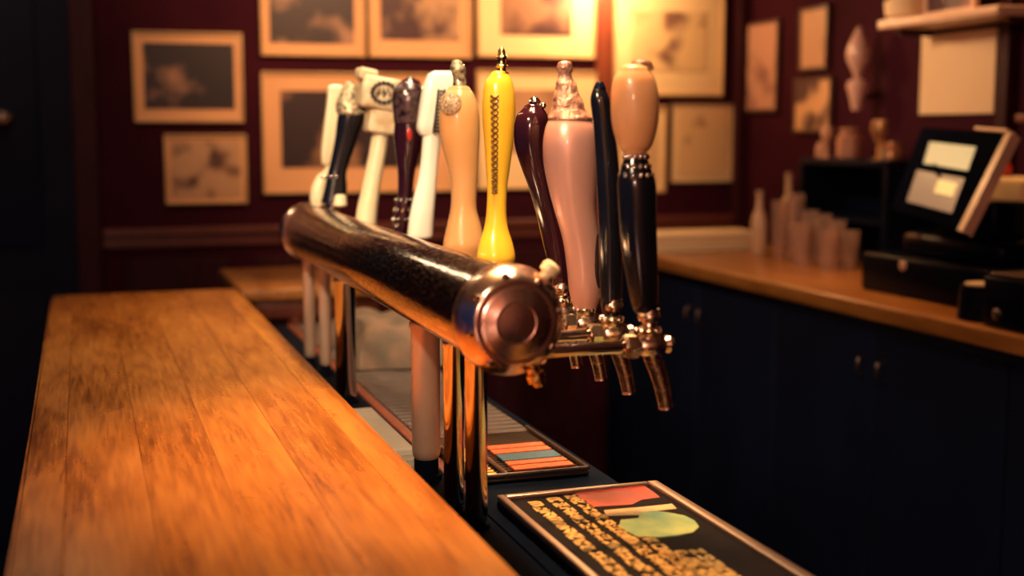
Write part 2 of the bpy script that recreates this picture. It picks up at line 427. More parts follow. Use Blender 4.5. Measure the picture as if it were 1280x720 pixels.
picture((597, 88, 748, 236), (626, 112, 718, 190), 7, 'picture with bright mat behind the yellow and rose tap handles', (0.45, 0.25, 0.14), (0.12, 0.045, 0.04), matm=MAT_LIGHT, thr=0.42, scale=4)
picture((768, -50, 906, 120), (790, 14, 884, 88), 8, 'tallest bright picture right of the red post, pale print with grey figures', (0.74, 0.50, 0.26), (0.22, 0.11, 0.08), matm=MAT_LIGHT, thr=0.44, scale=7)
picture((838, 128, 920, 229), (848, 138, 911, 219), 9, 'small pale print with faint figure, beneath the tall bright picture', (0.72, 0.47, 0.24), (0.40, 0.22, 0.13), matm=MAT_LIGHT, thr=0.34, scale=9, fr=FRAMED, fw=0.006)
picture((772, 132, 833, 241), (784, 144, 822, 230), 10, 'narrow pale print showing beside the peach-headed tap handle', (0.66, 0.42, 0.22), (0.3, 0.15, 0.1), matm=MAT_LIGHT, thr=0.4, scale=8)

# picture light above the tall bright picture
lp = P(752, -26, Y=WY - 0.10)
t = thing('wall_lamp', 'lit brass wall lamp on the red post, just above the frame edge', 'lamp', (lp.x, WY - 0.025, lp.z))
bm = bmesh.new(); lathe(bm, (lp.x, WY - 0.0255, lp.z + 0.03), (0, -1, 0), [(0, .03), (.008, .028), (.012, .008), (.07, .008)]); obj('bracket', bm, SATIN, t)
bm = bmesh.new(); lathe(bm, (lp.x, WY - 0.095, lp.z + 0.06), (0, 0, -1), [(0, .012), (.01, .03), (.03, .05), (.045, .056), (.043, .053), (.03, .046), (.012, .026)], cap=False); obj('lamp_shade', bm, SATIN, t)
bm = bmesh.new(); ball(bm, (lp.x, WY - 0.095, lp.z + 0.02), 0.02); obj('bulb', bm, BULB, t)

# ------------------------------------------------------------ bar counter
BZ = 1.07
BX0, BX1, BY0, BY1 = -0.078, 0.355, 0.15, 3.20
bar = thing('bar_counter', 'long glossy orange oak bar counter running from foreground into the room', 'bar counter', (0.14, 1.6, 0))
bm = bmesh.new()
t_ = bmesh.new()
box(t_, (BX0, BY0, BZ - 0.045), (BX1, BY1, BZ))
es = [e for e in t_.edges if all(v.co.z > BZ - 0.001 for v in e.verts)]
bmesh.ops.bevel(t_, geom=es, offset=0.005, segments=3, affect='EDGES')
ee = [e for e in t_.edges if abs(e.verts[0].co.x - e.verts[1].co.x) < 1e-5 and abs(e.verts[0].co.y - e.verts[1].co.y) < 1e-5 and e.verts[0].co.y > BY1 - 0.03 and e.verts[0].co.x > 0.2 and abs(e.verts[0].co.z - e.verts[1].co.z) > 0.01]
bmesh.ops.bevel(t_, geom=ee, offset=0.03, segments=4, affect='EDGES')
merge(bm, t_)
obj('countertop', bm, WOOD, bar)
bm = bmesh.new(); box(bm, (BX0 + 0.06, BY0 + 0.05, 0), (BX1 - 0.02, BY1 - 0.06, BZ - 0.0455), 0.003)
for k in range(6): box(bm, (BX0 + 0.05, BY0 + 0.12 + k * 0.5, 0.2), (BX0 + 0.062, BY0 + 0.52 + k * 0.5, 0.9), 0.004)
obj('front_panel', bm, DARKWOOD, bar)

# return ledge beyond the bar
q0 = P(291, 354, Z=BZ - 0.01); q1 = P(380, 332, Z=BZ - 0.01)
tb_ = thing('side_table', 'narrow orange wooden side table just beyond the far end of the bar', 'table', (0.6, 3.45, 0))
ty0, ty1, tx0, tx1 = BY1 + 0.02, 3.78, 0.37, 0.76
bm = bmesh.new(); box(bm, (tx0, ty0 + 0.02, BZ - 0.04), (tx1, ty1, BZ - 0.012), 0.004); obj('tabletop', bm, WOOD2, tb_)
bm = bmesh.new(); box(bm, (tx0 + 0.03, ty0 + 0.05, BZ - 0.09), (tx1 - 0.03, ty1 - 0.03, BZ - 0.0405), 0.003); obj('apron', bm, REDWOOD, tb_)
lx = P(371, 375, Y=ty0 + 0.05).x
for (X, Y) in ((lx, ty0 + 0.07), (tx0 + 0.05, ty1 - 0.06), (tx1 - 0.05, ty1 - 0.06), (tx0 + 0.05, ty0 + 0.07)):
    if X == tx0 + 0.05 and Y < 3.4: X = tx1 - 0.05
    bm = bmesh.new(); lathe(bm, (X, Y, BZ - 0.09), (0, 0, -1), [(0, .02), (.05, .022), (.06, .016), (.1, .018), (.5, .024), (.8, .018), (.9, .016), (BZ - 0.09, .014)], 16); obj('leg', bm, REDWOOD, tb_)

# ------------------------------------------------------------ underbar station
DZ = 0.985
ub = thing('underbar_station', 'black underbar station with slatted grey drip deck beside the bar', 'bar station', (0.55, 1.9, 0))
UX0, UX1, UY0, UY1 = 0.362, 0.674, 0.25, 3.12
bm = bmesh.new(); box(bm, (UX0, UY0, 0.1), (UX1, UY1, DZ - 0.012), 0.003); box(bm, (UX0 + .03, UY0 + .03, 0), (UX1 - .05, UY1 - .03, 0.1))
obj('cabinet_body', bm, RUBBER, ub)
bm = bmesh.new(); box(bm, (UX0, UY0, DZ - 0.0118), (0.462, UY1, DZ), 0.002); obj('rubber_channel', bm, RUBBER, ub)
bm = bmesh.new(); box(bm, (0.464, 1.56, DZ - 0.0118), (0.482, UY1, DZ), 0.003); obj('edge_strip', bm, REDWOOD, ub)
bm = bmesh.new(); y = 1.72
while y < UY1 - 0.01:
    box(bm, (0.484, y, DZ - 0.0118), (0.662, y + 0.022, DZ), 0.002); y += 0.027
obj('slatted_deck', bm, DECKM, ub)
bm = bmesh.new(); box(bm, (0.464, UY0, DZ - 0.0118), (UX1, 1.55, DZ)); box(bm, (0.484, 1.55, DZ - 0.0118), (UX1, 1.718, DZ)); box(bm, (0.664, 1.718, DZ - 0.0118), (UX1, UY1, DZ)); obj('black_deck', bm, RUBBER, ub)

# ------------------------------------------------------------ tap tower
TX, TZ, TY0, TY1 = 0.43, 1.257, 1.29, 2.56
TR = 0.054
tw = thing('tap_tower', 'long polished chrome beer tap tower tube on legs beside the bar', 'beer tower', (TX, 1.9, DZ))
bm = bmesh.new(); lathe(bm, (TX, TY0 - 0.004, TZ), (0, 1, 0), [(0, TR - .002), (.004, TR), (TY1 - TY0 - .004, TR), (TY1 - TY0, TR - .003)], 64)
obj('tube', bm, TUBEM, tw)
bm = bmesh.new()
lathe(bm, (TX, TY0 + 0.012, TZ), (0, -1, 0), [(-.006, .0545), (-.006, .0585), (0, .0605), (.008, .0610), (.016, .0600), (.024, .0560), (.030, .0500), (.034, .0465),
      (.0345, .0445), (.0325, .0430), (.0325, .0405), (.0355, .0390), (.0368, .0360), (.0378, .0240), (.0381, .0235), (.0381, .0220), (.0375, .0210), (.0390, .0100), (.0395, .002)], 64)
cp = obj('end_cap', bm, CAPM, tw)
for k in range(8):
    t = 2 * PI * k / 8 + 0.2
    bm = bmesh.new(); lathe(bm, (TX + math.cos(t) * .0505, TY0 + 0.012 - .028, TZ + math.sin(t) * .0505), (0, -1, 0), [(0, .0042), (.0035, .0042), (.005, .003), (.0055, .0005)], 6)
    obj('cap_bolt', bm, CHROME, cp)
bm = bmesh.new(); lathe(bm, (TX, TY1 - 0.008, TZ), (0, 1, 0), [(0, .0555), (0, .058), (.014, .059), (.026, .054), (.034, .04), (.038, .001)], 48); obj('end_cap', bm, CHROME, tw)
# knobs seated on the cap
k1 = P(680, 347, Y=TY0 - 0.005)
d = (Vector((k1.x - TX, 0, k1.z - TZ))).normalized()
bm = bmesh.new(); lathe(bm, Vector((TX, TY0 - 0.004, TZ)) + d * 0.058, d, [(0, .006), (.006, .006), (.007, .010), (.016, .0105), (.019, .008), (.020, .001)], 20); obj('vent_knob', bm, CREAM, tw)
k2 = P(672, 474, Y=TY0 - 0.005); d = (Vector((k2.x - TX, 0, k2.z - TZ))).normalized()
bm = bmesh.new(); lathe(bm, Vector((TX, TY0 - 0.004, TZ)) + d * 0.056, d, [(0, .007), (.008, .007), (.009, .0105), (.017, .0105), (.018, .007), (.024, .007), (.026, .001)], 8); obj('drain_nut', bm, GOLD, tw)
def leg(px0, px1, pyfoot, X, m, flat=False, foot=0.0):
    c = P((px0 + px1) / 2, 470, X=X); l = P(px0, 470, Y=c.y); r_ = P(px1, 470, Y=c.y)
    rad = abs(r_.x - l.x) / 2 * 0.97
    top = TZ - math.sqrt(max(TR ** 2 - (X - TX) ** 2, 0)) - 0.0005
    zf = DZ + (foot or .0045)
    h = top - zf
    bm = bmesh.new()
    lathe(bm, (X, c.y, top), (0, 0, -1), [(0, rad * 1.12), (.006, rad * 1.12), (.009, rad), (h - .012, rad), (h - .004, rad * .93), (h, rad * .8)], 40)
    L = obj('leg', bm, m, tw)
    bm = bmesh.new()
    lathe(bm, (X, c.y, zf if foot else DZ), (0, 0, -1), [(0, rad * .85), (foot * .7 if foot else .0005, rad * .85), (foot * .72 if foot else .001, rad * 1.1), (foot - .0004, rad * 1.1)] if foot else [(-.004, rad * 1.15), (-.003, rad * 1.25), (-.0004, rad * 1.25)], 32)
    obj('foot', bm, RUBBER, L)
leg(581, 609, 655, 0.435, CHROME)
leg(554, 580, 640, 0.425, CHROME)
leg(514, 550, 568, 0.432, SATIN, foot=0.03)
leg(420, 446, 505, 0.428, CHROME)
leg(400, 415, 447, 0.438, SATIN, foot=0.02)
leg(381, 396, 445, 0.425, SATIN, foot=0.02)

# ------------------------------------------------------------ beer taps
FZ = 1.217
TG = 'beer taps along the chrome tower'
def faucet(t, X, Y, z=FZ, ztop=None):
    """shank out of the tube, nuts, body, collar, ferrule and curved spout"""
    x0 = TX + math.sqrt(TR ** 2 - (z - TZ) ** 2) + 0.0004
    bm = bmesh.new()
    lathe(bm, (x0, Y, z), (1, 0, 0), [(.004, .014), (.009, .014), (.011, .0075), (X - x0 - .034, .0075), (X - x0 - .032, .010), (X - x0 - .012, .010)], 20)
    lathe(bm, (x0, Y, z), (1, 0, 0), [(-.0002, .009), (.0041, .009)], 20)
    sh = obj('shank', bm, CHROME, t)
    bm = bmesh.new(); lathe(bm, (X - .030, Y, z), (1, 0, 0), [(0, .012), (.002, .0145), (.014, .0145), (.016, .012)], 6)
    obj('coupling_nut', bm, FITM, sh)
    bm = bmesh.new()
    lathe(bm, (X - .0118, Y, z), (1, 0, 0), [(0, .0105), (.004, .0125), (.014, .0145), (.026, .0135), (.031, .009), (.036, .0105), (.041, .0085), (.043, .001)], 24)
    bd = obj('faucet_body', bm, FITM, t)
    bm = bmesh.new()
    pts = bez([(X + .002, Y, z - .006), (X + .006, Y, z - .016), (X + .013, Y, z - .034), (X + .019, Y, z - .054), (X + .023, Y, z - .074)], 6)
    rr = [.0112 - .0030 * i / (len(pts) - 1) for i in range(len(pts))]; rr[-1] = .0088
    tube(bm, pts, rr); obj('spout', bm, FITM, t)
    ztop = ztop or z + 0.045
    bm = bmesh.new(); h = ztop - (z + .010)
    lathe(bm, (X, Y, z + .010), (0, 0, 1), [(0, .010), (.003, .0125), (.008, .0140), (.011, .012), (.013, .008), (.016, .0075), (.018, .0115), (.022, .013), (max(h * .70, .026), .013), (max(h * .74, .028), .0115), (max(h, .032), .0115)], 24)
    cl = obj('collar', bm, FITM, t)
    bm = bmesh.new()
    for k in range(10):
        a = 2 * PI * k / 10; ball(bm, (X + .0135 * math.cos(a), Y + .0135 * math.sin(a), z + .018), .0030, n=8)
    obj('knurled_ring', bm, CHROME, cl)

def tap(label, Y, X, rows, m, flat=.85, power=2, name='handle', caps=(True, True), ztop=None, on_tube=False):
    t = thing('beer_tap', label, 'beer tap', (X, Y, FZ if not on_tube else TZ), TG)
    if on_tube:
        zt = TZ + math.sqrt(TR ** 2 - (X - TX) ** 2)
        bm = bmesh.new(); lathe(bm, (X, Y, zt - .006), (0, 0, 1), [(0, .015), (.008, .015), (.010, .010), (.018, .010)], 20); obj('collar', bm, CHROME, t)
    else: faucet(t, X, Y, ztop=ztop)
    h = obj('handle', turned(rows, Y, flat, power, caps=caps), m, t)
    return t, h

def xof(px, py, Y):
    x = P(px, py, Y=Y).x; return x

# 1 cream paddle at the far left
Y = 2.51
t, h = tap('cream slab-topped beer tap, leftmost and farthest handle', Y, xof(398, 250, Y), [(110, 409, 430), (128, 408, 431), (160, 404, 428), (190, 401, 424), (204, 402, 421)], CREAM, 0.6, 5, on_tube=True)
bm = turned([(202, 408, 416), (212, 405, 414), (220, 396, 412), (234, 389, 409), (248, 387, 407), (257, 389, 405)], Y, .9); obj('bulb_base', bm, CREAM, h)
# 2 black tapered handle with ornate top
Y = 2.44
t, h = tap('black beer tap with black and gold ornate top, between cream slab and cream mallet handles', Y, xof(415, 252, Y), [(134, 424, 460), (150, 421, 456), (175, 418, 447), (200, 413, 438), (218, 409, 433), (232, 406, 434), (252, 401, 433)], GLOSSBLACK, .8, 2.4, on_tube=True)
bm = turned([(104, 431, 444), (112, 427, 449), (124, 421, 452), (132, 419, 456), (141, 420, 460)], Y, .8); obj('ornate_top', bm, ORNATE, h)
bm = bmesh.new(); c = P(415, 221, Y=Y)
for k in range(10):
    a = 2 * PI * k / 10; ball(bm, (c.x + .019 * math.cos(a), Y + .015 * math.sin(a), c.z), .0038, n=10)
obj('bead_ring', bm, CHROME, h)
bm = turned([(246, 418, 433), (256, 416, 434)], Y - .022, .9); obj('set_screw', bm, CREAM, h)
# 3 cream mallet
Y = 2.36; X = xof(460, 285, Y)
t, h = tap('cream mallet-shaped beer tap with carved two-tier head and round shaft', Y, X, [(166, 465, 486), (190, 461, 483), (230, 453, 476), (262, 446, 472), (290, 443, 470)], CREAM, .95, 2, on_tube=False, ztop=P(450, 292, Y=Y).z)
def block(px0, px1, py0, py1, Y, dy, tilt, bev, name, m, parent):
    a = P(px0, (py0 + py1) / 2, Y=Y); b = P(px1, (py0 + py1) / 2, Y=Y); c = P((px0 + px1) / 2, py0, Y=Y); e = P((px0 + px1) / 2, py1, Y=Y)
    bm = bmesh.new(); box(bm, (a.x, Y - dy, e.z), (b.x, Y + dy, c.z), bev, Matrix.Rotation(tilt, 3, 'Y')); return obj(name, bm, m, parent)
block(449, 499, 97, 137, Y, .032, .16, .008, 'mallet_head', CARVED, h)
block(446, 470, 86, 101, Y, .024, .2, .006, 'head_crest', CARVED, h)
block(458, 492, 138, 167, Y, .027, .14, .005, 'lower_head', CARVED, h)
bm = bmesh.new()
c = P(480, 116, Y=Y - .0335)
for k in range(16):     # dark emblem carved on the front of the head
    a = 2 * PI * k / 16
    box(bm, (c.x + .022 * math.cos(a) - .004, Y - .0355, c.z + .018 * math.sin(a) - .0035), (c.x + .022 * math.cos(a) + .004, Y - .0318, c.z + .018 * math.sin(a) + .0035), .001, Matrix.Rotation(a, 3, 'Y'))
for k in range(7): box(bm, (c.x - .014 + k * .004, Y - .0355, c.z - .008 + (k % 3) * .005), (c.x - .0115 + k * .004, Y - .0318, c.z + .002 + (k % 2) * .006))
obj('emblem', bm, DARKINK, h)
# 4 dark lacquered handle
Y = 2.20; X = xof(504, 300, Y)
t, h = tap('dark oxblood beer tap with round knobbed head and studded foot, between mallet and white handles', Y, X, [(104, 500, 526), (116, 493, 530), (135, 491, 531), (150, 493, 530), (170, 492, 529), (190, 494, 526), (215, 497, 519), (240, 497, 516), (262, 494, 514), (285, 491, 511), (300, 494, 509)], OXBLOOD, .9, ztop=P(504, 305, Y=Y).z)
bm = turned([(98, 508, 518), (104, 498, 525), (114, 491, 531), (128, 490, 533), (142, 491, 532), (152, 492, 531)], Y, .93); obj('ornate_head', bm, ORNATED, h)
c = P(508, 168, Y=Y)
bm = bmesh.new(); ball(bm, (c.x, Y - .0215, c.z), .0055, (1, .6, 2.2)); obj('red_gem', bm, mat('red_gem', (.45, .03, .02), .15, coat=.5), h)
bm = bmesh.new()
for row, (py, cx, r) in enumerate(((250, 505, .0150), (262, 504, .0155), (274, 502, .0155))):
    c = P(cx, py, Y=Y)
    for k in range(9):
        a = 2 * PI * (k + row * .5) / 9; ball(bm, (c.x + r * math.cos(a), Y + r * .9 * math.sin(a), c.z), .0042, n=8)
obj('stud_band', bm, CHROME, h)
bm = bmesh.new()
c = P(512, 118, Y=Y)
for k in range(7):
    a = PI + PI * (k + .5) / 7; ball(bm, (c.x + .027 * math.cos(a), Y + .024 * math.sin(a), c.z), .0028, n=8)
obj('beading', bm, CHROME, h)
# 5 white angular handle
Y = 2.12; X = xof(527, 305, Y)
t, h = tap('white beer tap with slab head and black lettered stripe', Y, X, [(160, 529, 552), (175, 528, 551), (200, 526, 548), (225, 522, 546), (250, 516, 544), (275, 511, 542), (295, 509, 541)], WHITE, .8, 2.3, ztop=P(527, 305, Y=Y).z)
bm = turned([(96, 534, 571), (106, 530, 573), (125, 526, 570), (145, 523, 563), (160, 521, 557), (167, 524, 554)], Y, .62, 4.5, m=3); hd = obj('head', bm, WHITE, h)
bm = bmesh.new()
a = P(548, 112, Y=Y); b = P(542, 166, Y=Y)
for s in (-1, 1):
    o = s * .0055
    v = Vector((b.x - a.x, 0, b.z - a.z)); ang = math.atan2(v.x, v.z)
    cc = (a + b) / 2
    box(bm, (cc.x + o - .0013, Y - .0225, cc.z - v.length / 2), (cc.x + o + .0013, Y - .0150, cc.z + v.length / 2), 0, Matrix.Rotation(math.atan2(b.x - a.x, b.z - a.z) + PI, 3, 'Y'))
for k in range(12):
    f = (k + .5) / 12; q = a.lerp(b, f)
    box(bm, (q.x - .0025, Y - .0228, q.z - .0016), (q.x + .0025, Y - .0150, q.z + .0012))
obj('stripe', bm, DARKINK, hd)
# 6 peach bowling-pin handle
Y = 1.95; X = xof(580, 318, Y)
t, h = tap('peach pin-shaped beer tap with speckled round emblem and gold crown', Y, X, [(112, 560, 588), (122, 553, 594), (140, 549, 599), (165, 549, 600), (190, 554, 599), (215, 561, 598), (240, 564, 596), (262, 563, 596), (285, 558, 602), (305, 554, 606), (318, 556, 604)], PEACH, .85, ztop=P(580, 322, Y=Y).z)
bm = turned([(77, 565, 577), (86, 563, 582), (96, 566, 582), (105, 566, 583), (111, 564, 584)], Y, .9); obj('crown', bm, ORNATE, h)
c = P(564, 134, Y=Y)
bm = bmesh.new(); nn = Vector((-.45, -.89, .05)).normalized(); lathe(bm, Vector((c.x + .003, Y, c.z + .004)) + nn * .0225, nn, [(0, .0175), (.0035, .0170), (.005, .013), (.0055, .001)], 28)
obj('emblem', bm, SPECKLE, h)
# 7 yellow handle
Y = 1.80; X = xof(620, 335, Y)
t, h = tap('bright yellow beer tap with vertical studded emblem and gold finial, tallest of the row', Y, X, [(93, 613, 636), (104, 606, 641), (125, 603, 644), (150, 603, 644), (175, 605, 642), (205, 607, 638), (235, 609, 634), (265, 608, 633), (285, 605, 635), (305, 599, 641), (322, 596, 644), (332, 599, 641)], YELLOW, .85, ztop=P(620, 338, Y=Y).z)
bm = bmesh.new()
c0 = P(627, 92, Y=Y); c1 = P(627, 58, Y=Y)
lathe(bm, (c0.x, Y, c0.z - .002), (0, 0, 1), [(0, .010), (.003, .011), (.005, .007), (.010, .0065), (.013, .009), (.016, .0065), (.022, .006), (.026, .0085), (.029, .006), (.035, .0055), (c1.z - c0.z, .003), (c1.z - c0.z + .002, .0005)], 14)
obj('finial', bm, GOLD, h)
bm = bmesh.new()
for k in range(17):
    py = 122 + k * 7.2; f = k / 16
    cx = 613.5 + 1.5 * f; w = .0068 * (1 - .40 * f)
    q = P(cx, py, Y=Y)
    dep = .0190 - .0050 * f
    for (ox, oz, an) in ((-.4, 0, .8), (.4, 0, -.8), (-.4, -.0028, -.8), (.4, -.0028, .8)):
        box(bm, (q.x + ox * w - w * .58, Y - dep - .0022, q.z + oz - .0010), (q.x + ox * w + w * .58, Y - dep + .008, q.z + oz + .0010), .0003, Matrix.Rotation(an, 3, 'Y'))
obj('vertical_emblem', bm, mat('brown_raised_emblem', (.20, .10, .02), .4), h)
# 8 dark leaning handle
Y = 1.58; X = xof(702, 352, Y)
t, h = tap('dark oxblood leaning beer tap with egg-shaped head, between yellow and rose handles', Y, X, [(134, 655, 678), (146, 645, 685), (165, 642, 685), (185, 644, 684), (205, 650, 686), (235, 661, 692), (265, 670, 699), (295, 677, 706), (325, 684, 711), (350, 690, 712), (362, 692, 710)], OXBLOOD, .9, ztop=P(702, 372, Y=Y).z)
bm = bmesh.new(); c = P(668, 133, Y=Y)
lathe(bm, (c.x, Y, c.z - .002), (0, 0, 1), [(0, .010), (.003, .010), (.005, .006), (.008, .0085), (.012, .006), (.015, .002)], 16); ball(bm, (c.x + .009, Y - .008, c.z + .001), .0042, n=12)
obj('finial', bm, CHROME, h)
bm = bmesh.new(); c = P(706, 357, Y=Y)
lathe(bm, (c.x, Y, c.z - .012), (0, 0, 1), [(0, .012), (.012, .0125), (.014, .010)], 20); obj('ferrule', bm, CHROME, h)
# 9 rose copper handle
Y = 1.49; X = xof(731, 415, Y)
t, h = tap('rose copper beer tap with carved tiered cone top, widest handle above the end cap', Y, X, [(146, 688, 736), (160, 682, 743), (180, 679, 746), (205, 680, 746), (235, 686, 745), (265, 694, 744), (300, 704, 748), (335, 709, 751), (365, 712, 751), (385, 718, 746), (394, 723, 741)], PINK, .85, ztop=P(731, 402, Y=Y).z)
bm = turned([(80, 697, 715), (86, 696, 716), (92, 698, 714), (98, 697, 716), (104, 695, 720), (112, 694, 722), (120, 692, 725), (128, 690, 729), (136, 689, 731), (144, 686, 737), (149, 685, 740), (153, 688, 739)], Y, .85, m=3); obj('carved_top', bm, PINKCARVE, h)
# side panel, darker oval inlay
bm = bmesh.new(); c = P(739, 330, Y=Y)
ball(bm, (c.x, Y - .009, c.z), .012, (1.0, .75, 3.6)); obj('oval_inlay', bm, mat('dark_pewter', (.22, .15, .16), .25, .9), h)
# 10 slim black handle
Y = 1.40; X = xof(765, 420, Y)
t, h = tap('slim black beer tap between rose copper and peach-headed handles', Y, X, [(112, 741, 757), (125, 738, 762), (150, 741, 766), (175, 743, 769), (210, 745, 773), (250, 747, 776), (300, 749, 777), (350, 750, 777), (385, 752, 776), (394, 755, 773)], GLOSSBLACK, .85, ztop=P(765, 402, Y=Y).z)
bm = turned([(104, 745, 755), (110, 742, 757), (116, 743, 758)], Y, .9); obj('finial', bm, BLACK, h)
# 11 black with a peach head
Y = 1.31; X = xof(811, 412, Y)
t, h = tap('black beer tap with large peach head, nearest handle at the right end', Y, X, [(190, 783, 806), (205, 778, 811), (225, 773, 818), (245, 773, 820), (280, 775, 820), (320, 779, 821), (355, 785, 822), (380, 790, 822), (388, 793, 820)], GLOSSBLACK, .85, ztop=P(811, 398, Y=Y).z)
bm = turned([(88, 774, 812), (100, 768, 818), (120, 765, 822), (145, 765, 822), (165, 768, 819), (182, 774, 814), (190, 780, 808)], Y, .9); hd = obj('head', bm, mat('peach_head', (.74, .34, .16), .35, c2=(.68, .30, .13), coat=.3, sss=.15), h)
bm = turned([(80, 789, 815), (83, 789, 816), (87, 786, 817)], Y, .9, caps=(True, False)); obj('head_cap', bm, mat('brown_cap', (.22, .09, .05), .4), hd)
bm = bmesh.new()
for k in range(12):
    a = 2 * PI * k / 12
    for j, (py, rr) in enumerate(((196, .012), (208, .014), (219, .017))):
        c = P(795, py, Y=Y); ball(bm, (c.x + rr * math.cos(a + j), Y + rr * math.sin(a + j), c.z), .0036, n=10)
obj('collar_beads', bm, CHROME, h)

# ------------------------------------------------------------ near menu tray
tz = DZ + 0.0004
A = P(622, 622, Z=1.0); Bc = P(820, 600, Z=1.0)
nx0, nx1, ny1, ny0 = A.x, Bc.x - .002, A.y + .004, 0.86
mt = thing('menu_tray', 'metal rimmed black drip tray with yellow lettered menu print, in the foreground', 'tray', ((nx0 + nx1) / 2, (ny0 + ny1) / 2, tz))
bm = bmesh.new(); box(bm, (nx0, ny0, tz), (nx1, ny1, tz + .009), .002); obj('tray_base', bm, RUBBER, mt)
bm = bmesh.new(); w = .010
for a, b in (((nx0, ny0), (nx0 + w, ny1)), ((nx1 - w * 1.5, ny0), (nx1, ny1)), ((nx0 + w, ny1 - w), (nx1 - w * 1.5, ny1)), ((nx0 + w, ny0), (nx1 - w * 1.5, ny0 + w))):
    box(bm, (a[0], a[1], tz + .0092), (b[0], b[1], tz + .017), .002)
obj('metal_rim', bm, STEEL, mt)
bm = bmesh.new(); box(bm, (nx0 + w, ny0 + w, tz + .0092), (nx1 - w * 1.5, ny1 - w, tz + .0125)); mp_ = obj('menu_panel', bm, PANELBLK, mt, smooth=False)
MZ = tz + .0125
def at(px, py): return P(px, py, Z=MZ)
def poly(pts, z0, z1):
    bm = bmesh.new()
    lo = [bm.verts.new((p.x, p.y, z0)) for p in pts]; hi = [bm.verts.new((p.x, p.y, z1)) for p in pts]
    bm.faces.new(lo); bm.faces.new(hi)
    for i in range(len(pts)): bm.faces.new((lo[i], lo[(i + 1) % len(pts)], hi[(i + 1) % len(pts)], hi[i]))
    return bm
obj('red_banner', poly([at(*q) for q in ((716, 615), (806, 608), (818, 616), (825, 622), (802, 625), (790, 631), (740, 634))], MZ, MZ + .0005), INKR, mp_, smooth=False)
obj('tan_shape', poly([at(*q) for q in ((755, 638), (802, 634), (840, 630), (846, 636), (812, 640), (800, 644), (758, 645))], MZ, MZ + .0004), INKT, mp_, smooth=False)
gp = [(800, 641), (818, 639), (836, 641), (856, 645), (868, 651), (874, 659), (866, 666), (846, 670), (822, 672), (796, 671), (782, 664), (774, 657), (776, 650), (798, 648)]
obj('green_map', poly([at(*q) for q in gp], MZ, MZ + .0006), INKG, mp_, smooth=False)
def glyphs(bm, u0, v0, du, dv, cols, rows, sz, gap=0.0):
    """rows of worn, unreadable characters; u across the tray (X), v along it (Y, towards the viewer)"""
    for c in range(cols):
        for r in range(rows):
            if random.random() < gap: continue
            x = u0 + c * du; y = v0 - r * dv
            a = sz * .5; st = sz * .15
            segs = random.sample([((-a, -a), (a, -a)), ((-a, a), (a, a)), ((-a, -a), (-a, a)), ((a, -a), (a, a)), ((-a, 0), (a, 0)), ((-a, -a), (a, a)), ((-a, a), (a, -a))], 4)
            for (p, q) in segs:
                p = Vector((x + p[0] * .8, y + p[1], 0)); q = Vector((x + q[0] * .8, y + q[1], 0))
                dd = (q - p).normalized(); nn = Vector((-dd.y, dd.x, 0)) * st
                z0, z1 = MZ, MZ + .0005
                lo = [bm.verts.new((w.x, w.y, z0)) for w in (p - nn, q - nn, q + nn, p + nn)]; hi = [bm.verts.new((w.x, w.y, z1)) for w in (p - nn, q - nn, q + nn, p + nn)]
                bm.faces.new(hi); bm.faces.new(lo)
                for i in range(4): bm.faces.new((lo[i], lo[(i + 1) % 4], hi[(i + 1) % 4], hi[i]))
bm = bmesh.new()
s0 = at(668, 629); s1 = at(692, 624); s2 = at(714, 620)
for q in (s0, s1, s2):
    glyphs(bm, q.x, q.y - .004, .0, .0225, 1, 24, .0165)
glyphs(bm, s2.x + .021, s2.y - .15, .0, .0225, 1, 15, .0150)
glyphs(bm, at(835, 694).x, at(835, 694).y, .0180, .0200, 3, 8, .0150)
obj('menu_lettering', bm, INKY, mp_, smooth=False)

# ------------------------------------------------------------ striped bar mat beyond
C2 = P(735, 578, Z=1.004)
gx0, gx1, gy0, gy1 = 0.486, C2.x, C2.y, 1.86
gz = DZ + .0004
gm = thing('striped_bar_mat', 'wire edged drip grille carrying orange and blue striped mat, behind the menu tray', 'bar mat', ((gx0 + gx1) / 2, gy0 + .25, gz))
bm = bmesh.new(); box(bm, (gx0, gy0, gz), (gx1, gy1, gz + .004), .001); obj('mat_base', bm, RUBBER, gm)
bm = bmesh.new()
for a, b in (((gx0, gy0), (gx1, gy0)), ((gx1, gy0), (gx1, gy1)), ((gx0, gy0), (gx0, gy1)), ((gx0 + .045, gy0), (gx0 + .045, gy1))):
    tube(bm, [(a[0], a[1], gz + .011), (b[0], b[1], gz + .011)], .0032, 8)
    tube(bm, [(a[0], a[1], gz + .0045), (b[0], b[1], gz + .0045)], .0022, 8)
obj('wire_rim', bm, DARKSTEEL, gm)
bm = bmesh.new(); y = gy0 + .01
while y < gy1:
    tube(bm, [(gx0, y, gz + .0065), (gx1, y, gz + .0065)], .0016, 6); y += .0125
obj('grille_wires', bm, DARKSTEEL, gm)
pl = [(0.0, .020, MATO), (.026, .044, MATO), (.050, .085, MATB), (.092, .112, MATO), (.118, .138, MATO)]
base_y = gy0 + .02
for a, b, m in pl:
    bm = bmesh.new(); box(bm, (gx0 + .062, base_y + a, gz + .0085), (gx1 - .012, base_y + b, gz + .0125), .001); obj('stripe', bm, m, gm)
bm = bmesh.new()
for k in range(12):
    box(bm, (gx0 + .010, gy0 + .012 + k * .013, gz + .008), (gx0 + .034, gy0 + .019 + k * .013, gz + .011), .0008)
obj('white_print', bm, INKY, gm)

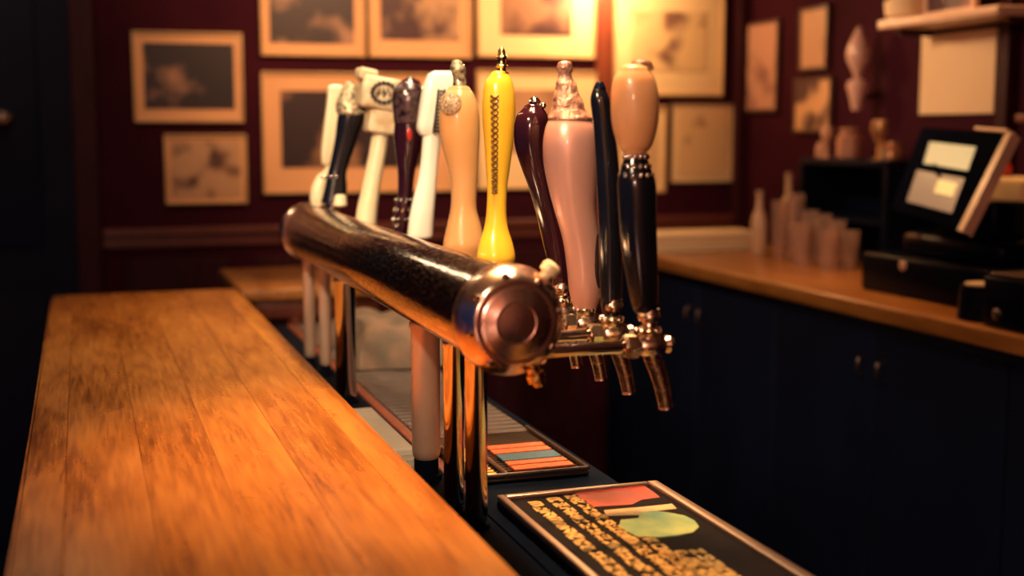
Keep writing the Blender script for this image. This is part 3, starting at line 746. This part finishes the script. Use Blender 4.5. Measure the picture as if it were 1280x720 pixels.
# white folded paper by the bar edge, and cloth further back
a = P(458, 520, Z=DZ + .02); b = P(508, 560, Z=DZ + .02)
bm = bmesh.new(); box(bm, (0.372, 1.70, DZ + .0003), (0.428, 1.98, DZ + .034), .004)
for k in range(3): box(bm, (0.371, 1.699, DZ + .008 + k * .008), (0.4285, 1.981, DZ + .0088 + k * .008))
tag(obj('folded_napkins', bm, WHITEPAPER), 'folded white paper stack in the channel beside the bar edge', 'napkins')
bm = bmesh.new()
nu, nv = 26, 18
cx0, cx1, cy0, cy1 = 0.50, 0.70, 2.45, 2.85
grid = []
for i in range(nu):
    row = []
    for j in range(nv):
        u, v = i / (nu - 1), j / (nv - 1)
        e = min(u, 1 - u, v, 1 - v)
        z = DZ + .003 + .075 * min(1, e * 5) ** .6 + .010 * math.sin(u * 13 + v * 4) * math.cos(v * 9) * min(1, e * 6)
        row.append(bm.verts.new((cx0 + (cx1 - cx0) * u + .006 * math.sin(v * 11), cy0 + (cy1 - cy0) * v + .006 * math.sin(u * 9), z)))
    grid.append(row)
for i in range(nu - 1):
    for j in range(nv - 1): bm.faces.new((grid[i][j], grid[i + 1][j], grid[i + 1][j + 1], grid[i][j + 1]))
bd = [grid[0][j] for j in range(nv)] + [grid[i][-1] for i in range(1, nu)] + [grid[-1][j] for j in range(nv - 2, -1, -1)] + [grid[i][0] for i in range(nu - 2, 0, -1)]
bm.faces.new(bd)
tag(obj('bar_towel', bm, CLOTH), 'crumpled beige bar towel on the grey slatted deck under the tap tower', 'towel')

# ------------------------------------------------------------ back counter
CZ = 1.06
CX = 1.735
cab = thing('back_bar_cabinet', 'long dark navy cabinet along the right wall below the wooden worktop', 'cabinet', (2.0, 2.6, 0))
CY0, CY1 = 0.9, WY - 0.005
bm = bmesh.new(); box(bm, (CX + .05, CY0, .08), (WX - .002, CY1, CZ - .0405), .002); box(bm, (CX + .1, CY0 + .02, 0), (WX - .03, CY1 - .02, .08)); obj('carcass', bm, NAVY, cab)
seams = [P(p, 460, X=CX + .03).y for p in (1093,)]
ys = seams[0]; dw = .46
dy = [ys + k * dw for k in range(-3, 5)]
for k in range(len(dy) - 1):
    y0, y1 = dy[k] + .004, min(dy[k + 1] - .004, CY1 - .01)
    if y1 - y0 < .1: continue
    bm = bmesh.new(); box(bm, (CX + .03, y0, .12), (CX + .0495, y1, CZ - .075), .003)
    dpan = obj('door', bm, NAVY, cab)
    hy = y0 + .035 if k % 2 else y1 - .035
    bm = bmesh.new(); hz = P(1078, 462, X=CX).z
    tube(bm, bez([(CX + .0305, hy, hz + .024), (CX + .012, hy, hz + .020), (CX + .008, hy, hz), (CX + .012, hy, hz - .020), (CX + .0305, hy, hz - .024)], 6), .0035, 10)
    obj('handle', bm, DARKSTEEL, dpan)
bm = bmesh.new(); box(bm, (CX - .012, CY0 - .02, CZ - .04), (WX - .001, CY1, CZ), .006)
tag(obj('back_worktop', bm, WOOD2), 'long orange wooden worktop on the navy cabinet along the right wall', 'worktop')

# cream box at the far end of the worktop
a = P(826, 318, Z=CZ); b = P(950, 318, Z=CZ)
Yb = a.y + .04
xa = max(P(815, 305, Y=Yb).x, CX + .02); xb = P(950, 305, Y=Yb).x
bm = bmesh.new()
zt = P(880, 291, Y=Yb).z
for k in range(4):
    h = (zt - CZ) / 4
    box(bm, (xa + .003 * (k % 2), Yb, CZ + .0005 + k * h), (xb - .004 * (k % 2), Yb + .16, CZ + k * h + h * .94), h * .3)
tag(obj('folded_towels', bm, PAPER), 'folded cream towels at the far end of the worktop, behind the tap handles', 'towels')

# ------------------------------------------------------------ glasses on the worktop
GG = 'tumblers standing on the worktop'
def glass_bm(o, r, h, th=.0022):
    bm = bmesh.new()
    lathe(bm, o, (0, 0, 1), [(0, r * .80), (h * .5, r * .9), (h, r), (h + .001, r - th * .5), (h, r - th), (h * .5, r * .9 - th), (.012, r * .80 - th), (.010, .0005)], 20)
    return bm
spots = [(975, 70), (994, 82), (1012, 64), (1029, 62), (1046, 58), (1063, 48)]
desc = ['tall tumbler at the left end of the worktop glass row', 'tallest tumbler second from left in the worktop glass row', 'third tumbler from left in the worktop glass row', 'fourth tumbler from left in the worktop glass row', 'fifth tumbler from left in the worktop glass row', 'shortest tumbler nearest the cash register in the worktop glass row']
for (px, h), ds in zip(spots, desc):
    c = P(px, 300, X=2.085)
    hh = h * (c - CAM).dot(Fv) / FPX
    o = obj('tumbler', glass_bm((c.x, c.y, CZ + .0006), .027, hh), GLASS); tag(o, 'clear ' + ds, 'glass', GG)
for px, h, ds in ((1003, 52, 'clear front row tumbler before the second and third worktop tumblers'), (1036, 50, 'clear front row tumbler before the fourth and fifth worktop tumblers')):
    c = P(px, 300, X=2.02)
    hh = h * (c - CAM).dot(Fv) / FPX
    tag(obj('tumbler', glass_bm((c.x, c.y, CZ + .0006), .027, hh), GLASS), ds, 'glass', GG)
def bottle(px, py, top, label, m, rad=.026, X=None, zb=None, group=None):
    z0 = (CZ if zb is None else zb) + .0006
    c = P(px, py, Z=z0)
    h = (P(px, top, X=c.x).z - z0)
    t = thing('bottle', label, 'bottle', (c.x, c.y, z0), group)
    bm = bmesh.new(); lathe(bm, (c.x, c.y, z0), (0, 0, 1), [(0, rad * .9), (.005, rad), (h * .5, rad), (h * .62, rad * .8), (h * .72, rad * .42), (h * .92, rad * .36), (h * .925, rad * .45), (h * .96, rad * .45)], 20); obj('body', bm, m, t)
    bm = bmesh.new(); lathe(bm, (c.x, c.y, z0 + h * .962), (0, 0, 1), [(0, rad * .48), (h * .035, rad * .48), (h * .038, rad * .3)], 14); obj('cap', bm, SATIN, t)
    return t
bottle(948, 318, 238, 'pale bottle at the far left of the glasses on the worktop', BOTTLE)
bottle(984, 310, 216, 'tall cream bottle standing behind the tall tumblers', mat('cream_bottle', (.8, .52, .32), .3))

# black shelf unit behind the glasses with glassware on top
SX = 2.125
sy0 = P(1108, 250, X=SX).y; sy1 = P(998, 250, X=SX).y
sz = P(1050, 199, X=SX).z
bt = thing('bottle_shelf', 'black box shelf on the worktop against the wall, glassware on top', 'shelf', (2.21, (sy0 + sy1) / 2, CZ))
bm = bmesh.new()
box(bm, (SX, sy0, sz - .02), (WX - .002, sy1, sz), .002); box(bm, (SX, sy0, CZ + .0006), (WX - .002, sy0 + .018, sz - .0205)); box(bm, (SX, sy1 - .018, CZ + .0006), (WX - .002, sy1, sz - .0205))
box(bm, (WX - .016, sy0 + .018, CZ + .0006), (WX - .002, sy1 - .018, sz - .0205)); box(bm, (SX + .01, sy0 + .018, CZ + .13), (WX - .016, sy1 - .018, CZ + .145))
obj('shelf_carcass', bm, BLACK, bt)
SG = 'glassware on the black shelf'
def on_shelf(px, top, rad, m, label, name='jar', X=2.19):
    # the spot on the shelf behind this column
    z0 = sz + .0006
    c = P(px, 190, X=X); c = Vector((X, c.y, z0))
    c.y = min(max(c.y, sy0 + rad + .005), sy1 - rad - .005)
    h = P(px, top, X=X).z - z0
    if name == 'goblet':
        bm = bmesh.new(); lathe(bm, c, (0, 0, 1), [(0, rad * .8), (.003, rad * .8), (.006, .005), (h * .4, .005), (h * .5, rad * .6), (h * .75, rad), (h, rad * .85), (h - .001, rad * .8), (h * .74, rad * .93), (h * .52, rad * .5), (h * .45, .0005)], 20)
    else:
        bm = bmesh.new(); lathe(bm, c, (0, 0, 1), [(0, rad * .9), (.004, rad), (h * .7, rad), (h * .82, rad * .75), (h * .85, rad * .8), (h, rad * .8), (h + .003, rad * .3)], 20)
    tag(obj(name, bm, m), label, 'glass' if name == 'goblet' else 'jar', SG)
JAR = mat('amber_jar', (.42, .19, .12), .25, coat=.5)
JAR2 = mat('peach_jar', (.62, .32, .2), .3, coat=.5)
GOLDJ = mat('gold_mottled', (.95, .62, .28), .22, .7, c2=(.35, .13, .08), nscale=50, bump=.7)
on_shelf(996, 178, .022, JAR2, 'small peach jar at the left end of the black shelf top')
on_shelf(1014, 178, .020, JAR, 'small dark jar second from left on the black shelf top')
on_shelf(1034, 158, .022, JAR2, 'slim pale tumbler standing third on the black shelf top', 'goblet')
on_shelf(1062, 160, .040, JAR, 'wide amber jar in the middle of the black shelf top')
on_shelf(1098, 150, .024, GOLDJ, 'tall sparkling gold goblet on the black shelf top', 'goblet', 2.17)
on_shelf(1112, 178, .038, GOLDJ, 'round mottled gold jar at the right end of the black shelf', X=2.20)

# ------------------------------------------------------------ right wall: pictures, lamp, shelf, notice
def wall_panel(name, rect, m, label, cat, th=.015, frame=None, group=None, split=None):
    (x0, x1, t0, t1, b0, b1) = rect     # left, right, top at left/right, bottom at left/right
    Xf = WX - th
    y1 = P(x0, 100, X=Xf).y; y0 = P(x1, 100, X=Xf).y
    zt = P((x0 + x1) / 2, (t0 + t1) / 2, X=Xf).z; zb = P((x0 + x1) / 2, (b0 + b1) / 2, X=Xf).z
    t = thing(name, label, cat, (WX, (y0 + y1) / 2, zb), group)
    if frame:
        w = .010
        bm = bmesh.new()
        box(bm, (Xf - .004, y0, zt - w), (WX, y1, zt), .001); box(bm, (Xf - .004, y0, zb), (WX, y1, zb + w), .001)
        box(bm, (Xf - .004, y0, zb + w), (WX, y0 + w, zt - w), .001); box(bm, (Xf - .004, y1 - w, zb + w), (WX, y1, zt - w), .001)
        obj('frame', bm, frame, t)
        bm = bmesh.new(); box(bm, (Xf, y0 + w, zb + w), (WX, y1 - w, zt - w)); obj('print', bm, m, t, smooth=False)
    else:
        bm = bmesh.new(); box(bm, (Xf, y0, zb), (WX, y1, zt), .001); obj('sheet', bm, m, t, smooth=False)
    return t, y0, y1, zb, zt
RG = 'pictures on the right wall'
wall_panel('framed_picture', (930, 972, 27, 27, 140, 140), photo_mat('print_a', (.52, .27, .19), (.22, .09, .08), 21, 5, .42), 'tall narrow faded picture, leftmost on the right wall', 'framed picture', frame=FRAMED, group=RG)
wall_panel('framed_picture', (998, 1033, 9, 9, 88, 88), photo_mat('print_b', (.60, .33, .20), (.42, .2, .13), 22, 5, .4), 'upper small peach picture on the right wall, above the cream print', 'framed picture', frame=FRAMED, group=RG)
wall_panel('framed_picture', (993, 1040, 97, 97, 166, 166), photo_mat('print_c', (.74, .42, .22), (.10, .04, .04), 23, 7, .42), 'lower cream and black picture on the right wall, above the jars', 'framed picture', frame=FRAMED, group=RG)
# white wall lamp / vase on bracket
vc = P(1073, 70, X=WX - .07)
t = thing('wall_sconce', 'slim pale flame-shaped glass wall sconce with cup below, right of the small pictures', 'lamp', (WX, vc.y, vc.z - .1))
zz = lambda py: P(1073, py, X=WX - .07).z
SC = mat('pale_rose_glass', (.72, .42, .34), .3, coat=.4)
bm = bmesh.new(); z0 = zz(98); H = zz(33) - z0
lathe(bm, (WX - .07, vc.y, z0), (0, 0, 1), [(0, .010), (H * .15, .018), (H * .35, .034), (H * .5, .036), (H * .7, .026), (H * .9, .012), (H, .004)], 20); obj('glass_shade', bm, SC, t)
bm = bmesh.new(); z1 = zz(138); H = z0 - z1
lathe(bm, (WX - .07, vc.y, z1), (0, 0, 1), [(0, .014), (H * .3, .020), (H * .75, .032), (H * .9, .030), (H, .012)], 20); obj('cup', bm, SC, t)
bm = bmesh.new(); tube(bm, [(WX - .0005, vc.y, z1 + H * .5), (WX - .04, vc.y, z1 + H * .4), (WX - .065, vc.y, z1 + H * .5)], .007, 10); obj('bracket', bm, DARKWOOD, t)
# wall shelf at top right
ws_y1 = P(1097, 25, X=WX - .17).y; ws_y0 = P(1247, 14, X=WX - .17).y
zs = P(1170, 22, X=WX - .17).z
t = thing('wall_shelf', 'pale painted wall shelf at the upper right, above the cream notice', 'shelf', (WX, (ws_y0 + ws_y1) / 2, zs))
bm = bmesh.new(); box(bm, (WX - .17, ws_y0, zs - .012), (WX - .0005, ws_y1, zs + .012), .003); obj('board', bm, BEZEL, t)
for yy in (ws_y0 + .012, ws_y1 - .04):
    bm = bmesh.new(); box(bm, (WX - .12, yy, zs - .03), (WX - .0005, yy + .015, zs - .0125), .002); obj('bracket', bm, DARKWOOD, t)
# items on the shelf
yy = P(1135, 10, X=WX - .1).y
bm = bmesh.new(); lathe(bm, (WX - .1, yy, zs + .0125), (0, 0, 1), [(0, .045), (.01, .06), (.05, .065), (.06, .05), (.08, .035), (.13, .03), (.14, .02)], 24)
tag(obj('cream_jug', bm, PAPER), 'cream jug at the left of the upper right wall shelf', 'jug')
y0 = P(1222, 5, X=WX - .09).y; y1 = P(1158, 5, X=WX - .09).y
t = thing('framed_picture', 'framed dark photo standing on the upper right wall shelf', 'framed picture', (WX - .09, (y0 + y1) / 2, zs + .0125))
bm = bmesh.new(); w = .014; X0, X1 = WX - .10, WX - .085; zb = zs + .0126; zt_ = zb + .2
box(bm, (X0, y0, zb), (X1, y1, zb + w), .001); box(bm, (X0, y0, zt_ - w), (X1, y1, zt_), .001); box(bm, (X0, y0, zb + w), (X1, y0 + w, zt_ - w), .001); box(bm, (X0, y1 - w, zb + w), (X1, y1, zt_ - w), .001)
obj('frame', bm, BEZEL, t)
bm = bmesh.new(); box(bm, (X0 + .005, y0 + w, zb + w), (X1, y1 - w, zt_ - w)); obj('photograph', bm, photo_mat('print_d', (.3, .13, .12), (.06, .02, .03), 30, 6), t, smooth=False)
# notice
wall_panel('paper_notice', (1150, 1243, 44, 36, 140, 145), PAPER, 'large blank cream paper notice on the right wall under the shelf', 'notice', th=.012)
# post and ledge right of the notice
yp = P(1251, 60, X=WX - .03).y
bm = bmesh.new(); box(bm, (WX - .03, yp - .03, CZ + .001), (WX, yp + .012, 2.75), .003); struct('trim_6', bm, DARKWOOD)
yl = P(1255, 147, X=WX - .06).y; zl = P(1262, 147, X=WX - .06).z
bm = bmesh.new(); box(bm, (WX - .06, yl - .6, zl - .012), (WX - .0005, yl - .04, zl + .008), .002)
tag(obj('wall_ledge', bm, REDWOOD), 'narrow reddish wall ledge at the right edge behind the cash register', 'ledge')

# ------------------------------------------------------------ cash register
pos = thing('cash_register', 'black touch-screen cash register tilted back on the right worktop', 'cash register', (1.98, 2.55, CZ))
BL = P(1112, 262, X=1.95); BR = P(1197, 288, X=1.86)
TL = P(1152, 158, X=2.06); TRc = P(1258, 166, X=1.97)
def quadbox(c, n, th):
    """c: four corners (TL, TR, BR, BL), n: thickness direction"""
    bm = bmesh.new(); f = [bm.verts.new(p) for p in c]; g = [bm.verts.new(p + n * th) for p in c]
    bm.faces.new(f); bm.faces.new(g)
    for i in range(4): bm.faces.new((f[i], f[(i + 1) % 4], g[(i + 1) % 4], g[i]))
    return bm
n = (TRc - TL).cross(BL - TL).normalized()
if n.dot(CAM - TL) > 0: n = -n          # n points away from the viewer: the back of the screen
def S(u, v, o=0.0):
    a = TL.lerp(TRc, u); b = BL.lerp(BR, u)
    return a.lerp(b, v) - n * o
b_ = quadbox([TL, TRc, BR, BL], n, .022); bmesh.ops.bevel(b_, geom=list(b_.edges), offset=.004, segments=2, affect='EDGES')
scr = obj('screen', b_, mat('matte_black_screen', (0.004, 0.005, 0.012), 0.6, spec=0.0), pos)
obj('lit_field', quadbox([S(.19, .17, .001), S(.76, .17, .001), S(.79, .42, .001), S(.22, .42, .001)], n, .0008), SCREENON, scr, smooth=False)
obj('dim_field', quadbox([S(.17, .50, .001), S(.80, .50, .001), S(.84, .86, .001), S(.20, .86, .001)], n, .0008), SCREENDIM, scr, smooth=False)
obj('yellow_button', quadbox([S(.50, .56, .0018), S(.74, .56, .0018), S(.76, .70, .0018), S(.52, .70, .0018)], n, .0006), SCREENYEL, scr, smooth=False)
obj('lit_side_bezel', quadbox([S(1.005, .0, .003), S(1.06, .0, .003), S(1.075, 1.0, .003), S(1.005, 1.0, .003)], n, .026), BEZEL, scr, smooth=False)  # pale colour stands in for orange light catching the screen's right edge
obj('top_bezel', quadbox([S(.66, -.035, .003), S(1.0, -.035, .003), S(1.0, -.005, .003), S(.66, -.005, .003)], n, .026), BEZEL, scr, smooth=False)
ry0 = P(1245, 330, X=1.88).y; ry1 = P(1085, 330, X=1.88).y
bm = bmesh.new()
box(bm, (1.86, ry0, CZ + .0006), (2.10, ry1, CZ + .095), .008)
obj('cash_drawer', bm, BLACK, pos)
bm = bmesh.new(); box(bm, (1.93, ry0 + .05, CZ + .0955), (2.095, ry1 - .06, CZ + .15), .02); box(bm, (1.98, ry0 + .14, CZ + .15), (2.08, ry1 - .14, CZ + .235), .01); obj('stand', bm, BLACK, pos)
c = P(1129, 332, X=1.8595); bm = bmesh.new(); lathe(bm, (1.8598, c.y, c.z), (-1, 0, 0), [(0, .012), (.004, .012), (.007, .008), (.008, .001)], 18); obj('lock', bm, BEZEL, pos)
c = P(1144, 298, X=1.9295); bm = bmesh.new(); box(bm, (1.926, c.y - .03, c.z - .008), (1.9296, c.y + .03, c.z + .008), .001); obj('badge', bm, DARKSTEEL, pos)

# receipt printer / cup / red ball right of the register
c = P(1228, 357, X=1.84)
t = thing('shallow_dish', 'shallow black dish with pale oval top in front of the cash register', 'dish', (1.84, c.y, CZ))
yd = P(1228, 372, Z=CZ).y; xd = P(1228, 368, Z=CZ).x
xd = max(xd, 1.79); xd = 1.80; yd = P(1228, 360, X=1.80).y
zd = P(1228, 357, X=1.80).z
hh = max(zd - CZ, .02)
bm = bmesh.new(); lathe(bm, (xd, yd, CZ + .0006), (0, 0, 1), [(0, .045), (.004, .05), (hh, .045), (hh + .001, .04)], 28); obj('bowl', bm, BLACK, t)
bm = bmesh.new(); lathe(bm, (xd, yd, CZ + hh + .002), (0, 0, 1), [(0, .036), (.003, .036), (.004, .03)], 28); obj('pale_top', bm, PAPER, t)
# receipt paper on the worktop
pp = [P(1204, 383, Z=CZ), P(1252, 375, Z=CZ), P(1254, 401, Z=CZ), P(1226, 398, Z=CZ)]
pp = [Vector((min(max(p.x, CX + .0), 2.2), p.y, 0)) for p in pp]
tag(obj('receipt', poly(pp, CZ + .0004, CZ + .0016), PAPER, smooth=False), 'cream receipt paper lying at the front of the worktop, below the register', 'paper')
# black card terminal at the right edge
c = P(1272, 405, Z=CZ)
t = thing('card_reader', 'black card reader with chrome dial cut by the right edge of the worktop', 'card reader', (c.x, c.y, CZ))
ye = P(1252, 405, Z=CZ).y
zt2 = P(1262, 340, X=c.x).z
bm = bmesh.new(); box(bm, (CX + .01, ye - .16, CZ + .0006), (CX + .12, ye, zt2), .008); obj('body', bm, BLACK, t)
bm = bmesh.new(); cz = P(1262, 398, X=CX + .009).z; lathe(bm, (CX + .0098, ye - .05, CZ + .03), (-1, 0, 0), [(0, .012), (.004, .012), (.007, .007), (.008, .001)], 18); obj('dial', bm, DARKSTEEL, t)
bm = bmesh.new(); box(bm, (CX + .02, ye - .15, zt2 + .0005), (CX + .11, ye - .01, zt2 + .006), .002); obj('keypad', bm, DARKSTEEL, t)
# printer with paper roll behind the screen
Xp = 2.12
c = P(1245, 275, X=Xp); y0 = P(1275, 250, X=Xp).y; y1 = P(1222, 250, X=Xp).y
zt3 = P(1250, 222, X=Xp).z; zb3 = P(1250, 274, X=Xp).z
t = thing('receipt_printer', 'black receipt printer with cream cover behind the register screen', 'printer', (Xp, (y0 + y1) / 2, CZ))
bm = bmesh.new(); box(bm, (Xp - .0, y0, CZ + .0006), (Xp + .15, y1, zb3 - .0005), .006); obj('body', bm, BLACK, t)
bm = bmesh.new(); box(bm, (Xp + .0, y0, zb3), (Xp + .12, y1, zt3), .012); obj('cover', bm, PAPER, t)
for ch in t.children: pass
bm = bmesh.new(); rc = P(1252, 211, X=Xp + .06); lathe(bm, (Xp + .06, rc.y, zt3 + .0005), (0, 0, 1), [(0, .018), (.01, .024), (rc.z - zt3, .026), (rc.z - zt3 + .02, .016), (rc.z - zt3 + .024, .002)], 20)
tag(obj('stamp', bm, REDP), 'red rounded stamp standing on the cream printer cover', 'stamp')
# second pale pack at the very edge
y1 = min(P(1268, 220, X=Xp).y, y0 - .015)
bm = bmesh.new(); box(bm, (Xp + .02, y1 - .14, CZ + .0006), (Xp + .10, y1, P(1275, 205, X=Xp).z), .004)
tag(obj('paper_pack', bm, PAPER), 'peach paper pack at the right frame edge behind the register', 'paper pack')

# ------------------------------------------------------------ lights
def light(kind, name, loc, energy, col, **k):
    l = bpy.data.lights.new(name, kind); l.energy = energy; l.color = col
    for a, v in k.items(): setattr(l, a, v)
    o = bpy.data.objects.new(name, l); COL.objects.link(o); o.location = loc
    return o
def aim(o, tgt):
    d = Vector(tgt) - o.location
    o.rotation_euler = d.to_track_quat('-Z', 'Y').to_euler()
AMB = (1.0, 0.50, 0.17)
WRM = (1.0, 0.66, 0.36)
KEY = (1.0, 0.76, 0.46)
aim(light('SPOT', 'bar_and_key_spot', (0.44, 1.55, 2.6), 260, AMB, spot_size=math.radians(42), spot_blend=1.0, shadow_soft_size=.06), (0.43, 1.50, 1.07))
ar = light('AREA', 'added_tube_highlight', (0.62, 1.95, 2.4), 12, KEY, shape='RECTANGLE', size=.10, size_y=1.5, spread=math.radians(85))  # added strip light, unseen, draws a long highlight on top of the tube
aim(light('SPOT', 'bar_and_key_spot', (-0.35, 0.25, 2.3), 135, KEY, spot_size=math.radians(36), spot_blend=.8, shadow_soft_size=.06), (0.50, 1.9, 1.42))  # key light added near the camera to brighten the tap handles
aim(light('SPOT', 'bar_and_key_spot', (0.60, 3.05, 2.6), 52, AMB, spot_size=math.radians(50), spot_blend=.9, shadow_soft_size=.06), (0.45, 2.85, 1.07))
light('AREA', 'added_tube_streak', (-0.12, 3.0, 2.45), 5, KEY, shape='RECTANGLE', size=.05, size_y=1.9)  # added light strip, there only to streak the middle of the tube
aim(light('SPOT', 'added_tap_spot', (-0.30, 1.25, 2.25), 70, KEY, spot_size=math.radians(30), spot_blend=.8, shadow_soft_size=.05), (0.47, 2.33, 1.42))  # extra spot added to brighten the far cream handles
light('POINT', 'wall_lamp_light', (lp.x, WY - .16, lp.z + .0), 14, (1.0, .58, .25), shadow_soft_size=.04)
aim(light('SPOT', 'picture_wash', (0.95, 2.6, 2.65), 210, (1.0, .56, .26), spot_size=math.radians(66), spot_blend=.9, shadow_soft_size=.08), (1.10, WY, 1.98))
aim(light('SPOT', 'added_wall_wash', (1.15, 3.35, 2.0), 38, (1.0, .60, .33), spot_size=math.radians(66), spot_blend=1.0, shadow_soft_size=.08), (2.3, 3.1, 1.45))  # spot added to lift the dark right wall and its glassware
aim(light('SPOT', 'worktop_downlight', (1.85, 2.7, 2.65), 60, AMB, spot_size=math.radians(60), spot_blend=.9, shadow_soft_size=.08), (2.0, 2.6, 1.06))
light('POINT', 'added_reflection_lamp', (-0.9, -2.2, 2.0), 90, (1.0, .55, .40), shadow_soft_size=.12)  # unseen light added to warm the front wall mirrored in the end cap

w = bpy.data.worlds.new('world'); bpy.context.scene.world = w; w.use_nodes = True
bg = w.node_tree.nodes['Background']; bg.inputs[0].default_value = (0.06, 0.20, 0.70, 1); bg.inputs[1].default_value = 0.09
vs = bpy.context.scene.view_settings
vs.view_transform = 'Standard'; vs.look = 'None'; vs.exposure = 0.0; vs.gamma = 1.0; vs.use_curve_mapping = False
